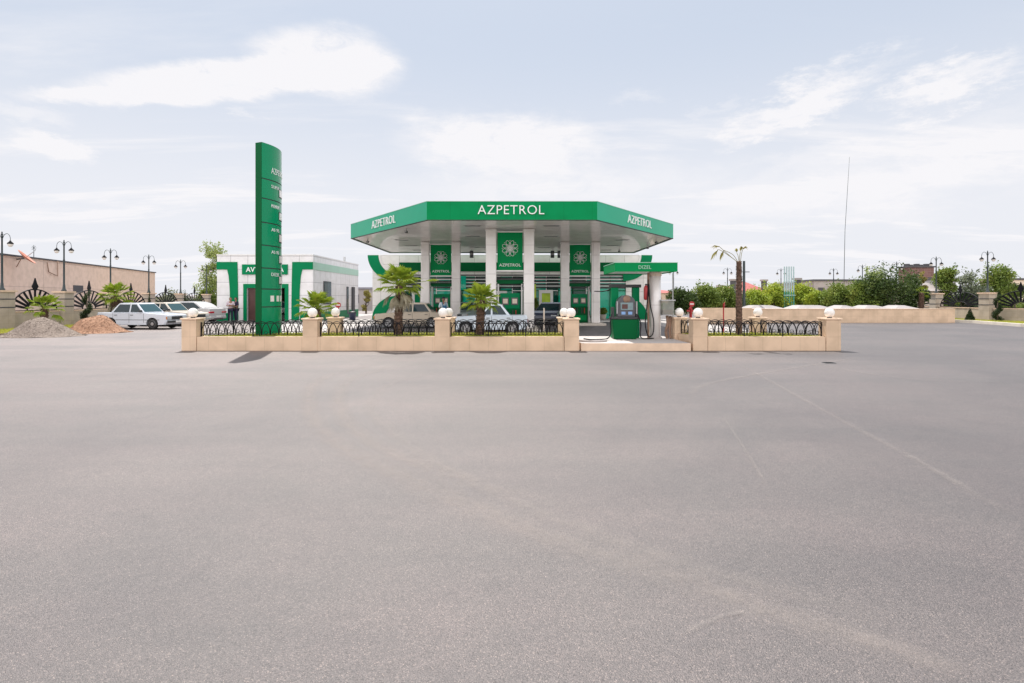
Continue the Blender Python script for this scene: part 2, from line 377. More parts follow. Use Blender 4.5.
tex=smooth(noise(comb(azi,math_n('MULTIPLY',ele,2.2),0.),14,9,.7,.6),.2,.62)
mask=math_n('MULTIPLY',mask,math_n('ADD',math_n('MULTIPLY',tex,.8),.32))
back=smooth(dy,.05,-.35)                         # added brightness in the unseen sky behind the camera, fills camera-facing facades
cl=math_n('ADD',math_n('ADD',wisp,mask),math_n('MULTIPLY',veil,.70))
cl=math_n('ADD',math_n('MINIMUM',cl,1.),0.)
mixn=N.new('ShaderNodeMix'); mixn.data_type='RGBA'
base=N.new('ShaderNodeMix'); base.data_type='RGBA'
skm=N.new('ShaderNodeVectorMath'); skm.operation='SCALE'; L.new(sky.outputs[0],skm.inputs[0]); skm.inputs['Scale'].default_value=.9
L.new(skm.outputs[0],base.inputs[6]); base.inputs[7].default_value=(4.95,5.5,6.45,1); base.inputs[0].default_value=.90
L.new(cl,mixn.inputs[0]); L.new(base.outputs[2],mixn.inputs[6])
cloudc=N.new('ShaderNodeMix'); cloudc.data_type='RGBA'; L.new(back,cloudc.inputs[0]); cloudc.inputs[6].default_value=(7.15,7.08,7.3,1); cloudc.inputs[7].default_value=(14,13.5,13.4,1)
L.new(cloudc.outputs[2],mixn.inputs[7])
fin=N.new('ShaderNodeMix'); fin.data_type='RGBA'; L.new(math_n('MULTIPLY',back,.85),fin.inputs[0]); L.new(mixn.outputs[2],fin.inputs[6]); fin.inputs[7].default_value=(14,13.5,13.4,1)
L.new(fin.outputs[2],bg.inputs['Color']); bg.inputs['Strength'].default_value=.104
scene.view_settings.view_transform='Standard'; scene.view_settings.look='None'; scene.view_settings.exposure=.33; scene.view_settings.gamma=1
scene.view_settings.use_curve_mapping=False
scene.cycles.max_bounces=7
# ------------------------------------------------------------------ ground
def sheet(name,poly,z,mat,kind='structure'):
    mb=MB(); mb.add([(x,y,z) for x,y in poly],[tuple(range(len(poly)))]); o=mb.build(name,mat,kind=kind,fix=False)
    if o.data.polygons[0].normal.z<0: o.data.flip_normals()
    return o
def asphalt():
    m,nt,b=newmat('asphalt'); N=nt.nodes; L=nt.links
    tc=N.new('ShaderNodeTexCoord')
    def nz(scale,detail,rough=.6,vec=None,dist=0):
        n=N.new('ShaderNodeTexNoise'); n.inputs['Scale'].default_value=scale; n.inputs['Detail'].default_value=detail; n.inputs['Roughness'].default_value=rough; n.inputs['Distortion'].default_value=dist
        L.new(vec or tc.outputs['Object'],n.inputs['Vector']); return n
    def ramp(src,stops):
        r=N.new('ShaderNodeValToRGB'); e=r.color_ramp.elements
        while len(e)<len(stops): e.new(.5)
        for el,(p,c) in zip(e,stops): el.position=p; el.color=(*c,1) if len(c)==3 else c
        L.new(src,r.inputs['Fac']); return r.outputs['Color']
    def mul(a,b_,f=1.):
        mx=N.new('ShaderNodeMix'); mx.data_type='RGBA'; mx.blend_type='MULTIPLY'; mx.inputs[0].default_value=f
        L.new(a,mx.inputs[6]); L.new(b_,mx.inputs[7]); return mx.outputs[2]
    vo=N.new('ShaderNodeTexVoronoi'); vo.inputs['Scale'].default_value=185; L.new(tc.outputs['Object'],vo.inputs['Vector'])
    sepc=N.new('ShaderNodeSeparateColor'); L.new(vo.outputs['Color'],sepc.inputs[0])
    stone=ramp(sepc.outputs[0],[(0,(.055,.051,.052)),(.3,(.100,.0935,.094)),(.7,(.127,.118,.118)),(.93,(.165,.149,.145)),(1,(.28,.245,.225))])
    gap=ramp(vo.outputs['Distance'],[(.30,(1,1,1)),(.62,(.64,.63,.63))])
    c=mul(stone,gap,.8)
    c=mul(c,ramp(nz(30,3).outputs['Fac'],[(.35,(.93,.93,.93)),(.65,(1.06,1.06,1.06))]),.7)
    c=mul(c,ramp(nz(6,6,.7).outputs['Fac'],[(.3,(.90,.90,.91)),(.7,(1.07,1.06,1.05))]),1.)
    c=mul(c,ramp(nz(.22,7,.62,dist=.6).outputs['Fac'],[(.34,(.74,.735,.75)),(.5,(.95,.93,.92)),(.66,(1.14,1.09,1.06))]),1.)
    # long traffic-polished streaks
    mp=N.new('ShaderNodeMapping'); mp.inputs['Rotation'].default_value=(0,0,math.radians(12)); mp.inputs['Scale'].default_value=(.05,.55,1); L.new(tc.outputs['Object'],mp.inputs['Vector'])
    c=mul(c,ramp(nz(1.2,6,.6,mp.outputs[0]).outputs['Fac'],[(.38,(.90,.90,.91)),(.62,(1.10,1.07,1.06))]),1.)
    # pinkish and greenish stains
    c=mul(c,ramp(nz(.8,5,.6).outputs['Color'],[(.3,(1.03,.985,.985)),(.7,(.985,1.01,.99))]),.9)
    # the yard is darker / bluer towards the east, paler to the west
    sp=N.new('ShaderNodeSeparateXYZ'); L.new(tc.outputs['Object'],sp.inputs[0])
    ad=N.new('ShaderNodeMath'); ad.operation='MULTIPLY_ADD'; L.new(nz(.3,5).outputs['Fac'],ad.inputs[0]); ad.inputs[1].default_value=9; L.new(sp.outputs['X'],ad.inputs[2])
    mr=N.new('ShaderNodeMapRange'); mr.inputs['From Min'].default_value=-12; mr.inputs['From Max'].default_value=20; L.new(ad.outputs[0],mr.inputs['Value'])
    c=mul(c,ramp(mr.outputs[0],[(0,(1.68,1.58,1.55)),(.42,(1.08,1.03,1.03)),(1,(.93,.945,.985))]),1.)
    # oil drips and darker repair smears
    c=mul(c,ramp(nz(.55,8,.75,dist=1.2).outputs['Fac'],[(.26,(.72,.71,.72)),(.36,(1,1,1))]),.7)
    c=mul(c,ramp(nz(1.9,4,.7).outputs['Fac'],[(.24,(.70,.69,.70)),(.30,(1,1,1))]),.8)
    L.new(c,b.inputs['Base Color']); b.inputs['Roughness'].default_value=.58; b.inputs['Specular IOR Level'].default_value=.75
    bp=N.new('ShaderNodeBump'); bp.inputs['Strength'].default_value=.55; bp.inputs['Distance'].default_value=.004
    inv=N.new('ShaderNodeMath'); inv.operation='SUBTRACT'; inv.inputs[0].default_value=1; L.new(vo.outputs['Distance'],inv.inputs[1])
    L.new(inv.outputs[0],bp.inputs['Height']); L.new(bp.outputs['Normal'],b.inputs['Normal'])
    return m
M['asphalt']=asphalt()
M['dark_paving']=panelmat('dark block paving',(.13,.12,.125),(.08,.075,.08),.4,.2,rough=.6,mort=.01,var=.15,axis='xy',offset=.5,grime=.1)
M['soil']=pm('dry soil',(.33,.27,.20),.95,var=.25,scale=.05,bump=.2,bscale=2)
M['concrete']=panelmat('pale concrete paving',(.40,.375,.365),(.33,.31,.30),2.5,2.5,rough=.75,mort=.02,var=.05,axis='xy',grime=.08)
sheet('ground',[(-3000,-500),(3000,-500),(3000,5000),(-3000,5000)],-.02,'soil')
sheet('asphalt_yard',[(-60,-30),(60,-30),(60,75),(-60,75)],0,'asphalt')
sheet('concrete_apron',[(-10.4,20.2),(10.6,20.2),(12.5,30),(13,44.1),(-14.,44.1),(-14.,60),(-24.,50),(-16.5,38),(-13.2,27.5)],.004,'concrete')
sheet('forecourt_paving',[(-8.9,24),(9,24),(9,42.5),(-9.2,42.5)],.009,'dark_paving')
# faint tyre scuffs: ribbons on the asphalt
def scuffmat(name,c,amt):
    m,nt,b=newmat(name); N=nt.nodes; L=nt.links
    b.inputs['Base Color'].default_value=(*c,1); b.inputs['Roughness'].default_value=.8
    uv=N.new('ShaderNodeUVMap'); sp=N.new('ShaderNodeSeparateXYZ'); L.new(uv.outputs[0],sp.inputs[0])
    def mt(op,a,b_=None):
        n=N.new('ShaderNodeMath'); n.operation=op
        for i,x in enumerate((a,b_)):
            if x is None: continue
            if isinstance(x,(int,float)): n.inputs[i].default_value=x
            else: L.new(x,n.inputs[i])
        return n.outputs[0]
    v=mt('SUBTRACT',1.,mt('ABSOLUTE',mt('SUBTRACT',mt('MULTIPLY',sp.outputs['Y'],2.),1.)))
    u=mt('MULTIPLY',mt('SUBTRACT',1.,mt('ABSOLUTE',mt('SUBTRACT',mt('MULTIPLY',sp.outputs['X'],2.),1.))),3.)
    u=mt('MINIMUM',u,1.)
    tc=N.new('ShaderNodeTexCoord'); n=N.new('ShaderNodeTexNoise'); n.inputs['Scale'].default_value=5; n.inputs['Detail'].default_value=8; n.inputs['Roughness'].default_value=.8; L.new(tc.outputs['Object'],n.inputs['Vector'])
    n2=N.new('ShaderNodeTexNoise'); n2.inputs['Scale'].default_value=.7; n2.inputs['Detail'].default_value=4; L.new(tc.outputs['Object'],n2.inputs['Vector'])
    mr=N.new('ShaderNodeMapRange'); mr.inputs['From Min'].default_value=.34; mr.inputs['From Max'].default_value=.7; L.new(n.outputs['Fac'],mr.inputs['Value'])
    mr2=N.new('ShaderNodeMapRange'); mr2.inputs['From Min'].default_value=.12; mr2.inputs['From Max'].default_value=.42; L.new(n2.outputs['Fac'],mr2.inputs['Value'])
    a=mt('MULTIPLY',mt('MULTIPLY',mt('MULTIPLY',v,u),mt('MULTIPLY',mr.outputs[0],mr2.outputs[0])),amt)
    t=N.new('ShaderNodeBsdfTransparent'); ms=N.new('ShaderNodeMixShader'); L.new(a,ms.inputs[0]); L.new(t.outputs[0],ms.inputs[1]); L.new(b.outputs[0],ms.inputs[2])
    L.new(ms.outputs[0],N['Material Output'].inputs['Surface']); return m
M['scuff']=scuffmat('pale tyre scuff',(.36,.32,.295),.33); M['scuff_dark']=scuffmat('dark tyre mark',(.04,.04,.045),.2)
def catmull(P,n=14):
    out=[]; Q=[P[0]]+P+[P[-1]]
    for i in range(1,len(Q)-2):
        for k in range(n):
            t=k/n; a,b,c,d=Q[i-1],Q[i],Q[i+1],Q[i+2]
            out.append(tuple(.5*((2*b[j])+(-a[j]+c[j])*t+(2*a[j]-5*b[j]+4*c[j]-d[j])*t*t+(-a[j]+3*b[j]-3*c[j]+d[j])*t**3) for j in range(len(a))))
    out.append(P[-1]); return out
nscuff=0
def scuff(pix,width,mat='scuff'):
    global nscuff
    P=[(X_(x,G_(y)),G_(y)) for x,y in pix]; P=catmull(P); width*=.72
    vs=[];fs=[];uvs=[]
    z=.004+.0004*nscuff; nscuff+=1
    for i,p in enumerate(P):
        q=P[min(i+1,len(P)-1)]; r=P[max(i-1,0)]; d=Vector((q[0]-r[0],q[1]-r[1])).normalized(); n=Vector((-d.y,d.x))*width/2
        vs+= [(p[0]+n.x,p[1]+n.y,z),(p[0]-n.x,p[1]-n.y,z)]; 
    m=len(P)
    fs=[(2*i,2*i+1,2*i+3,2*i+2) for i in range(m-1)]
    me=bpy.data.meshes.new('tyre_mark'); me.from_pydata(vs,[],fs); me.materials.append(M[mat]); uvl=me.uv_layers.new()
    for p in me.polygons:
        for li in p.loop_indices:
            vi=me.loops[li].vertex_index; uvl.data[li].uv=((vi//2)/(m-1),vi%2)
    o=bpy.data.objects.new('tyre_mark',me); col.objects.link(o); o['kind']='structure'
scuff([(395,362),(330,375),(309,395),(318,425),(360,455),(430,485),(540,530),(700,590),(860,640),(1010,682)],.46)
scuff([(430,362),(365,375),(341,392),(345,418),(385,448),(470,480),(600,515)],.46)
scuff([(520,362),(410,378),(372,402),(392,432),(450,470),(560,520),(720,575),(900,620)],.38)
M['scuff_strong']=scuffmat('strong pale tyre scuff',(.37,.32,.295),.27)
scuff([(372,364),(322,380),(309,400),(322,430),(372,465),(450,502),(540,540),(640,575)],.55,'scuff_strong')
scuff([(402,364),(352,378),(338,396),(348,424),(396,456),(470,492)],.5,'scuff_strong')
scuff([(610,548),(720,590),(840,630),(980,676)],.35,'scuff_strong')
scuff([(728,358),(790,392),(850,425),(920,462),(1024,522)],.20)
scuff([(722,415),(745,450),(768,488)],.07)
scuff([(740,356),(800,362),(900,378),(1024,384)],.22)
scuff([(870,356),(770,372),(705,385),(690,398)],.30)
scuff([(680,636),(720,618),(745,612)],.07)
# ------------------------------------------------------------------ canopy & station
FD=24.4; BD=32.0; RD=42.3; SH=5.2; FH=.78
hexa=[(-3.78,FD),(3.78,FD),(9.38,BD),(9.38,RD),(-9.38,RD),(-9.38,BD)]
can=thing('station_canopy','large white filling station canopy with green fascia on paired white columns','canopy',(0,33,0))
MB().prism([(x*.985,33+(y-33)*.985) for x,y in hexa],SH+.02,SH+.60,'xy').build('roof_slab','white',can,world=True)
# soffit slightly inset
ins=[(-3.70,FD+.08),(3.70,FD+.08),(9.30,BD+.03),(9.30,RD-.06),(-9.30,RD-.06),(-9.30,BD+.03)]
MB().prism(ins,SH-.01,SH+.018,'xy').build('soffit','soffit',can,world=True)
for i in range(6):
    a=Vector((*hexa[i],0)); b=Vector((*hexa[(i+1)%6],0)); d=(b-a).normalized(); n=Vector((d.y,-d.x,0))
    t=.10; mb=MB()
    ia=a-n*t; ib=b-n*t
    # mitred ends
    def mit(p,q,r):
        d1=(q-p).normalized(); d2=(r-q).normalized(); n1=Vector((d1.y,-d1.x,0)); n2=Vector((d2.y,-d2.x,0)); bis=(n1+n2).normalized(); return q-bis*(t/bis.dot(n1))
    P=[Vector((*p,0)) for p in hexa]
    A=mit(P[i-1],P[i],P[(i+1)%6]); B=mit(P[i],P[(i+1)%6],P[(i+2)%6])
    mb.prism([(a.x,a.y),(b.x,b.y),(B.x,B.y),(A.x,A.y)],SH-.03,SH+FH)
    mb.build('fascia','green_skylit' if i in(1,5) else 'green_fascia',can,world=True)
    mb=MB(); o=n*.012; mb.prism([(a.x+o.x,a.y+o.y),(b.x+o.x,b.y+o.y),(B.x,B.y),(A.x,A.y)],SH+FH+.002,SH+FH+.022); mb.build('fascia_trim','green_pale',can,world=True)
    mb=MB(); mb.prism([(a.x+o.x,a.y+o.y),(b.x+o.x,b.y+o.y),(B.x,B.y),(A.x,A.y)],SH-.055,SH-.032); mb.build('fascia_trim','dark',can,world=True)
zc=SH+.38
put_text('lettering','AZPETROL',2.95,.40,((511-512)/F*FD,FD-.03,zc+.03),(1,0),'white_text',can,bold=-.008,depth=.05)
dl=Vector((3.78+0,0)); 
L0=Vector((-9.38,BD)); L1=Vector((-3.78,FD)); dd=(L1-L0).normalized(); nn=Vector((dd.y,-dd.x))
c=L0.lerp(L1,.50)+nn*.03
put_text('lettering','AZPETROL',2.95,.40,(c.x,c.y,zc+.02),(dd.x,dd.y),'white_text',can,bold=-.008,depth=.05)
R0=Vector((3.78,FD)); R1=Vector((9.38,BD)); dd=(R1-R0).normalized(); nn=Vector((dd.y,-dd.x)); c=R0.lerp(R1,.49)+nn*.03
put_text('lettering','AZPETROL',2.95,.40,(c.x,c.y,zc+.02),(dd.x,dd.y),'white_text',can,bold=-.008,depth=.05)
def rosette(center,R,parent):
    mb=MB(); cx,cy,cz=center
    def ring(x,z,a,b,rot,r):
        pts=[]
        for k in range(18):
            t=2*PI*k/18; u=a*math.cos(t); v=b*math.sin(t); pts.append((x+u*math.cos(rot)-v*math.sin(rot),cy,z+u*math.sin(rot)+v*math.cos(rot)))
        mb.tube(pts,r,5,close=True)
    for k in range(8):
        t=2*PI*k/8+PI/8
        ring(cx+.62*R*math.cos(t),cz+.62*R*math.sin(t),.36*R,.22*R,t,.032*R)
        t2=t+PI/8; ring(cx+.42*R*math.cos(t2),cz+.42*R*math.sin(t2),.24*R,.12*R,t2,.025*R)
        mb.sphere((cx+.93*R*math.cos(t2),cy,cz+.93*R*math.sin(t2)),.05*R,6)
    ring(cx,cz,.14*R,.14*R,0,.06*R)
    mb.sphere((cx,cy,cz),.06*R,6)
    mb.build('emblem','silver',parent,world=True)
pairs=[(X_(510,27.75),27.75),(X_(441,34.2),34.2),(X_(580,34.2),34.2)]
for (px,py) in pairs:
    for s in(-1,1):
        x=px+s*.95
        c=MB().box(x-.265,x+.265,py-.24,py+.24,.152,SH-.012).build('column','column',can,world=True,bevel=.05)
        MB().box(x-.30,x+.30,py-.275,py+.275,SH-.13,SH-.07).build('collar','white',c,world=True,bevel=.01)
    # banner between the columns
    w_=.635; z0=3.10; z1=5.0
    b=MB().box(px-w_,px+w_,py-.06,py+.06,z0,z1).build('banner','green',can,world=True)
    MB().box(px-w_-.05,px+w_+.05,py-.08,py+.08,z1+.002,z1+.06).build('banner_frame','white',b,world=True); MB().box(px-w_-.05,px+w_+.05,py-.08,py+.08,z0-.07,z0-.002).build('banner_frame','white',b,world=True)
    rosette((px,py-.085,z0+1.1),.42,b)
    put_text('lettering','AZPETROL',1.08,.145,(px,py-.075,z0+.26),(1,0),'white_text',b,bold=.0,depth=.02)
# recessed lights and seam slots
for (x,y) in [(-6.6,33),(-6.7,36.5),(-6.8,40),(-2.2,31),(-2.2,38),(2.2,31),(2.2,38),(6.6,33),(6.7,36.5),(6.8,40),(-1.9,26.5),(1.9,26.5)]:
    o=MB().box(x-.42,x+.42,y-.16,y+.16,SH-.03,SH-.011).build('ceiling_light','steel',can,world=True)
    MB().box(x-.36,x+.36,y-.11,y+.11,SH-.036,SH-.031).build('lamp_glass','darkgrey',o,world=True)
for i,(x,y) in enumerate([(-8.5,32.4),(-5.3,27.6),(8.6,32.8),(9.0,36.5),(7.6,39),(-2.9,39.5),(2.9,39.5),(3.4,39.5)]):
    lab=['small dark camera hanging under the left tip of the canopy','small dark camera hanging under the slanting left fascia','small camera hanging under the right tip of the canopy','small camera hanging under the right side edge of the canopy','tiny camera hanging under the rear right of the canopy','dark hanging fitting under canopy rear left of the middle columns','dark hanging fitting under canopy rear right of the middle columns, left of two','dark hanging fitting under canopy rear right of the middle columns, right of two'][i]
    t=thing('security_camera' if i<5 else 'speaker_box',lab,'camera' if i<5 else 'speaker',(x,y,SH-.02),group='small fittings hanging under the canopy')
    if i<5:
        MB().cyl((x,y),.03,SH-.14,SH-.012,8).build('stem','steel',t,world=True); MB().box(x-.06,x+.06,y-.14,y+.1,SH-.24,SH-.142).build('camera_body','dark',t,world=True,bevel=.01); MB().lathe((x,y-.141,SH-.19),[(0,0),(.035,0),(.035,-.03),(0,-.03)],10,0,True,'y').build('camera_lens','steel',t,world=True)
    else:
        MB().cyl((x,y),.02,SH-.1,SH-.012,8).build('stem','steel',t,world=True); MB().box(x-.13,x+.13,y-.12,y+.12,SH-.62,SH-.102).build('speaker_cabinet','darkgrey',t,world=True,bevel=.015); MB().lathe((x,y-.121,SH-.35),[(0,0),(.09,0),(.09,-.02),(0,-.02)],14,0,True,'y').build('grille','steel',t,world=True)
# islands + pumps
for i,(px,py) in enumerate(pairs):
    nm=['middle','left','right'][i]
    mb=MB(); mb.box(px-1.5,px+1.5,py-.85,py+3.2,.005,.15)
    o=mb.build('pump_island','kerb',bevel=.03); tag(o,'raised concrete island under the %s pair of canopy columns'%nm,'kerb island','raised islands under the canopy columns')
    p=thing('fuel_pump',['tall green fuel pump with white frame between the middle columns, behind the white car','tall green fuel pump with white frame between the left columns, beside the attendant','tall green fuel pump with white frame between the right columns, black hose hanging'][i],'fuel pump',(px,py,.15),group='fuel pumps between the canopy columns')
    y0=py+.25
    MB().box(px-.52,px+.52,y0,y0+.5,.152,1.15).build('cabinet','green_dark',p,world=True,bevel=.02)
    MB().box(px-.50,px+.50,y0+.06,y0+.44,1.152,1.95).build('pump_head','green_mid',p,world=True,bevel=.02)
    MB().box(px-.66,px+.66,y0-.06,y0+.56,2.42,2.62).build('header','green_dark',p,world=True,bevel=.02)
    MB().box(px-.69,px+.69,y0-.09,y0+.59,2.622,2.68).build('header_cap','dark',p,world=True)
    for s in(-1,1):
        MB().box(px+s*.60-.035,px+s*.60+.035,y0-.02,y0+.07,.152,2.418).build('frame_post','white',p,world=True)
        MB().box(px+s*.60-.03,px+s*.60+.03,y0+.4,y0+.48,.152,2.418).build('frame_post','steel',p,world=True)
    for s in(-1,1):
        d=MB().box(px+s*.24-.17,px+s*.24+.17,y0+.02,y0+.058,1.35,1.72).build('display','darkgrey',p,world=True)
        MB().box(px+s*.24-.12,px+s*.24+.12,y0+.008,y0+.018,1.42,1.66).build('screen','cream',d,world=True)
        for q in(.12,.28):
            MB().bar((px+s*(.02+q),y0-.03,.75),(px+s*(.02+q),y0-.05,1.08),.05,.07).build('nozzle','dark' if q<.2 else 'red',p,world=True)
    MB().box(px-.44,px+.44,y0-.012,y0-.003,.3,.62).build('panel','green',p,world=True)
    s=1
    pts=catmull([(px+.62,y0-.05,2.35),(px+.72,y0-.08,1.9),(px+.78,y0-.1,1.2),(px+.98,y0-.12,.7),(px+.86,y0-.12,.33),(px+.66,y0-.08,.55),(px+.62,y0-.06,.9)],8)
    MB().tube(pts,.022,6).build('hose','black',p,world=True)
# ------------------------------------------------------------------ shop building
SD_=44.0
def SX(px): return X_(px,SD_)
def SZ(py): return Z_(py,SD_)
shop=thing('service_station_shop','low white shop building with curved green corner bands behind the pumps','building',(0,SD_,0))
top=SZ(255.6)
wl,wr=SX(372.5),SX(648)
shell=MB()
op_l,op_r,op_t=SX(398),SX(626),SZ(274.5)
# front wall as frame round the glazed opening, following the flared outline
def ell(cx,cz,rx,rz,a0,a1,n=14): return [(cx+rx*math.cos(a0+(a1-a0)*i/n),cz+rz*math.sin(a0+(a1-a0)*i/n)) for i in range(n+1)]
shell.box(wl,op_l,SD_,SD_+.3,0,top); shell.box(op_r,wr,SD_,SD_+.3,0,top); shell.box(op_l,op_r,SD_,SD_+.3,op_t,top)
shell.box(wl,wl+.3,SD_+.302,SD_+9,0,top-.002); shell.box(wr-.3,wr,SD_+.302,SD_+9,0,top-.002); shell.box(wl+.302,wr-.302,SD_+8.7,SD_+9,0,top-.002)
shell.build('wall','cladding_shop',shop,world=True)
MB().box(wl-.02,wr+.02,SD_-.02,SD_+9.02,top,top+.06).build('roof','white',shop,world=True)
MB().box(wl+.31,wr-.31,SD_+.31,SD_+8.69,.006,.05).build('floor','kerb',shop,world=True)
def band(side):
    s=side; xc=SX(623) if s>0 else SX(397)
    xo=(SX(652)-SX(623)); 
    up_o=ell(0,top+.03,xo,top-SZ(281.5),0,-PI/2); up_i=ell(0,top+.03,xo-.85,top-SZ(276.5)-.15,-PI/2,0)
    P=[(xc+s*x,z) for x,z in up_o]+[(xc+s*x,z) for x,z in up_i]
    MB().prism(P,SD_-.12,SD_-.004,'xz').build('curved_band','green_mid',shop,world=True)
    P=[(xc+s*x,z) for x,z in [(xx-.0,zz) for xx,zz in ell(0,top+.03,xo-.86,top-SZ(276.5)-.16,-PI/2,0)]]
    P2=[(xc+s*x,z) for x,z in ell(0,top+.03,xo-1.02,top-SZ(276.5)-.30,0,-PI/2)]
    MB().prism(P+P2,SD_-.09,SD_-.004,'xz').build('curved_trim','white',shop,world=True)
    lo_o=ell(0,.01,xo-.35,SZ(296),0,PI/2); lo_i=ell(0,.01,xo-1.35,SZ(296)-.72,PI/2,0)
    P=[(xc+s*x,z) for x,z in lo_o]+[(xc+s*x,z) for x,z in lo_i]
    MB().prism(P,SD_-.12,SD_-.004,'xz').build('curved_band','green_mid',shop,world=True)
    # flare of the outline above
    P=[(xc+s*(xo-.32),top)]+[(xc+s*(xo*math.cos(a)),top+(-(top-SZ(281.5)))*math.sin(a)) for a in [i*.12 for i in range(0,8)]]
band(-1); band(1)
MB().box(op_l+.1,SX(622),SD_-.06,SD_-.004,SZ(271.5),SZ(262.5)).build('sign_band','green_dark',shop,world=True)
# louvre rails, mullions, glass
mb=MB()
for y in (276,279.3,282.6,286): mb.box(op_l,op_r,SD_+.02,SD_+.10,SZ(y)-.03,SZ(y)+.03)
mb.build('louvre','white',shop,world=True)
mb=MB()
for y in (274.9,277.7,281,284.4,287.4): mb.box(op_l,op_r,SD_+.015,SD_+.09,SZ(y)-.07,SZ(y)+.03)
mb.build('louvre','dark',shop,world=True)
xs=[398,409,421,436,450,462,475,488,500,512,524,535,546,558,572,586,598,610,626]
for i in range(len(xs)-1):
    a,b=SX(xs[i]),SX(xs[i+1])
    g='glass_em' if i in(2,5,8,11,15,16,17,13,3) else 'glass_shop'
    f=MB(); f.box(a,a+.05,SD_+.04,SD_+.12,0,op_t-.001); f.box(a+.05,b,SD_+.045,SD_+.11,SZ(291),SZ(291)+.06)
    o=f.build('window_frame','green_dark' if i%3 else 'white',shop,world=True)
    MB().box(a+.051,b-.001,SD_+.13,SD_+.15,.06,op_t-.01).build('pane',g,o,world=True)
# door and posters
def sdoor(x0,x1,y0,mat):
    a,b=SX(x0),SX(x1); z=SZ(y0)
    mb=MB(); mb.box(a,a+.22,SD_-.05,SD_+.03,.01,z); mb.box(b-.22,b,SD_-.05,SD_+.03,.01,z); mb.box(a+.22,b-.22,SD_-.05,SD_+.03,z-.25,z)
    d=mb.build('door_frame','white',shop,world=True)
    MB().box(a+.23,b-.23,SD_-.02,SD_+.01,.05,z-.26).build('door_panel',mat,d,world=True)
    MB().bar((b-.35,SD_-.06,1.0),(b-.35,SD_-.06,1.3),.04).build('handle','steel',d,world=True)
sdoor(539,553,290,'yellow_green'); sdoor(412,423,291,'green_mid'); sdoor(494,507,291,'green_dark')
for (a,b,c,d,m) in [(531,536,284,300,'yellow_green'),(588,597,289,317,'glass_em'),(600,607,289,315,'glass_em'),(457,466,276,290,'glass_em')]:
    MB().box(SX(a),SX(b),SD_-.03,SD_+.0,SZ(d),SZ(c)).build('poster',m,shop,world=True)
# interior shelves seen through the glass
for i in range(7):
    x=-8.2+i*2.6
    t=thing('shop_shelf','dark shop shelf with boxes behind the glass front','shelf',(x,SD_+3,0),group='shelves inside the shop')
    mb=MB(); 
    for z in(.1,.6,1.1,1.6): mb.box(x-.9,x+.9,SD_+2.8,SD_+3.2,z,z+.04)
    mb.box(x-.94,x-.9,SD_+2.8,SD_+3.2,.05,1.8); mb.box(x+.9,x+.94,SD_+2.8,SD_+3.2,.05,1.8); mb.build('rack','steel',t,world=True)
    for z in (.14,.64,1.14):
        for k in range(5):
            xx=x-.7+k*.34; MB().box(xx-.12,xx+.12,SD_+2.85,SD_+3.1,z+.001,z+.001+random.uniform(.2,.38)).build('goods',random.choice(['yellow_green','green_mid','white','red','sticker']),t,world=True)
# ------------------------------------------------------------------ diesel kiosk canopy
KD=18.9; kx0,kx1=X_(615,KD),X_(677.6,KD); kz0,kz1=Z_(271.6,KD),Z_(262.8,KD)
kc=thing('diesel_canopy','small flat green canopy marked DIZEL on one white column at the front','canopy',((kx0+kx1)/2,KD+1,0))
MB().box(kx0+.03,kx1-.03,KD+.03,KD+2.3,kz0+.03,kz1-.03).build('roof_slab','white',kc,world=True)
mb=MB(); mb.box(kx0,kx1,KD,KD+.028,kz0,kz1); mb.box(kx0,kx1,KD+2.302,KD+2.33,kz0,kz1); mb.box(kx0,kx0+.028,KD+.03,KD+2.3,kz0,kz1); mb.box(kx1-.028,kx1,KD+.03,KD+2.3,kz0,kz1); mb.build('fascia','green',kc,world=True)
mb=MB(); mb.box(kx0-.01,kx1+.01,KD-.01,KD+2.34,kz1+.001,kz1+.02); mb.build('fascia_trim','green_pale',kc,world=True)
put_text('lettering','DIZEL',.43,.12,(X_(644.8,KD),KD-.012,(kz0+kz1)/2),(1,0),'white_text' if 0 else 'green_pale',kc,depth=.015)
cxk=X_(655.5,19.7)
c=MB().cyl((cxk,19.75),.20,.256,kz0+.028,24).build('column','column',kc,world=True)
for p in c.data.polygons:
    if len(p.vertices)==4 and abs(p.normal.z)<.5: p.use_smooth=True
MB().cyl((cxk,19.75),.24,.252,.30,24).build('column_base','slab',c,world=True)
MB().cyl((cxk,19.75),.225,kz0-.12,kz0-.0,24).build('collar','cream',c,world=True)
kx2=X_(673.6,20.6)
MB().cyl((kx2,20.7),.022,.26,kz0+.028,8).build('drain_pipe','steel',kc,world=True)
# platform slab between the planters
g0,g1=X_(580,17.7),X_(691,17.7)
o=MB().box(g0+.03,g1-.03,17.62,20.9,.004,.25).build('concrete_platform',['stone_cap','slab']); 
for p in o.data.polygons:
    if p.normal.z>.9: p.material_index=1
tag(o,'low tiled platform under the small diesel pump, between the two planters','platform')
o=MB().lathe((X_(592,18.5),18.5,.25),[(0,.004),(.48,.004),(.50,.03),(.48,.07),(0,.075)],36).build('tank_cover','slab'); tag(o,'round white concrete cover lying on the platform left of diesel pump','manhole cover')
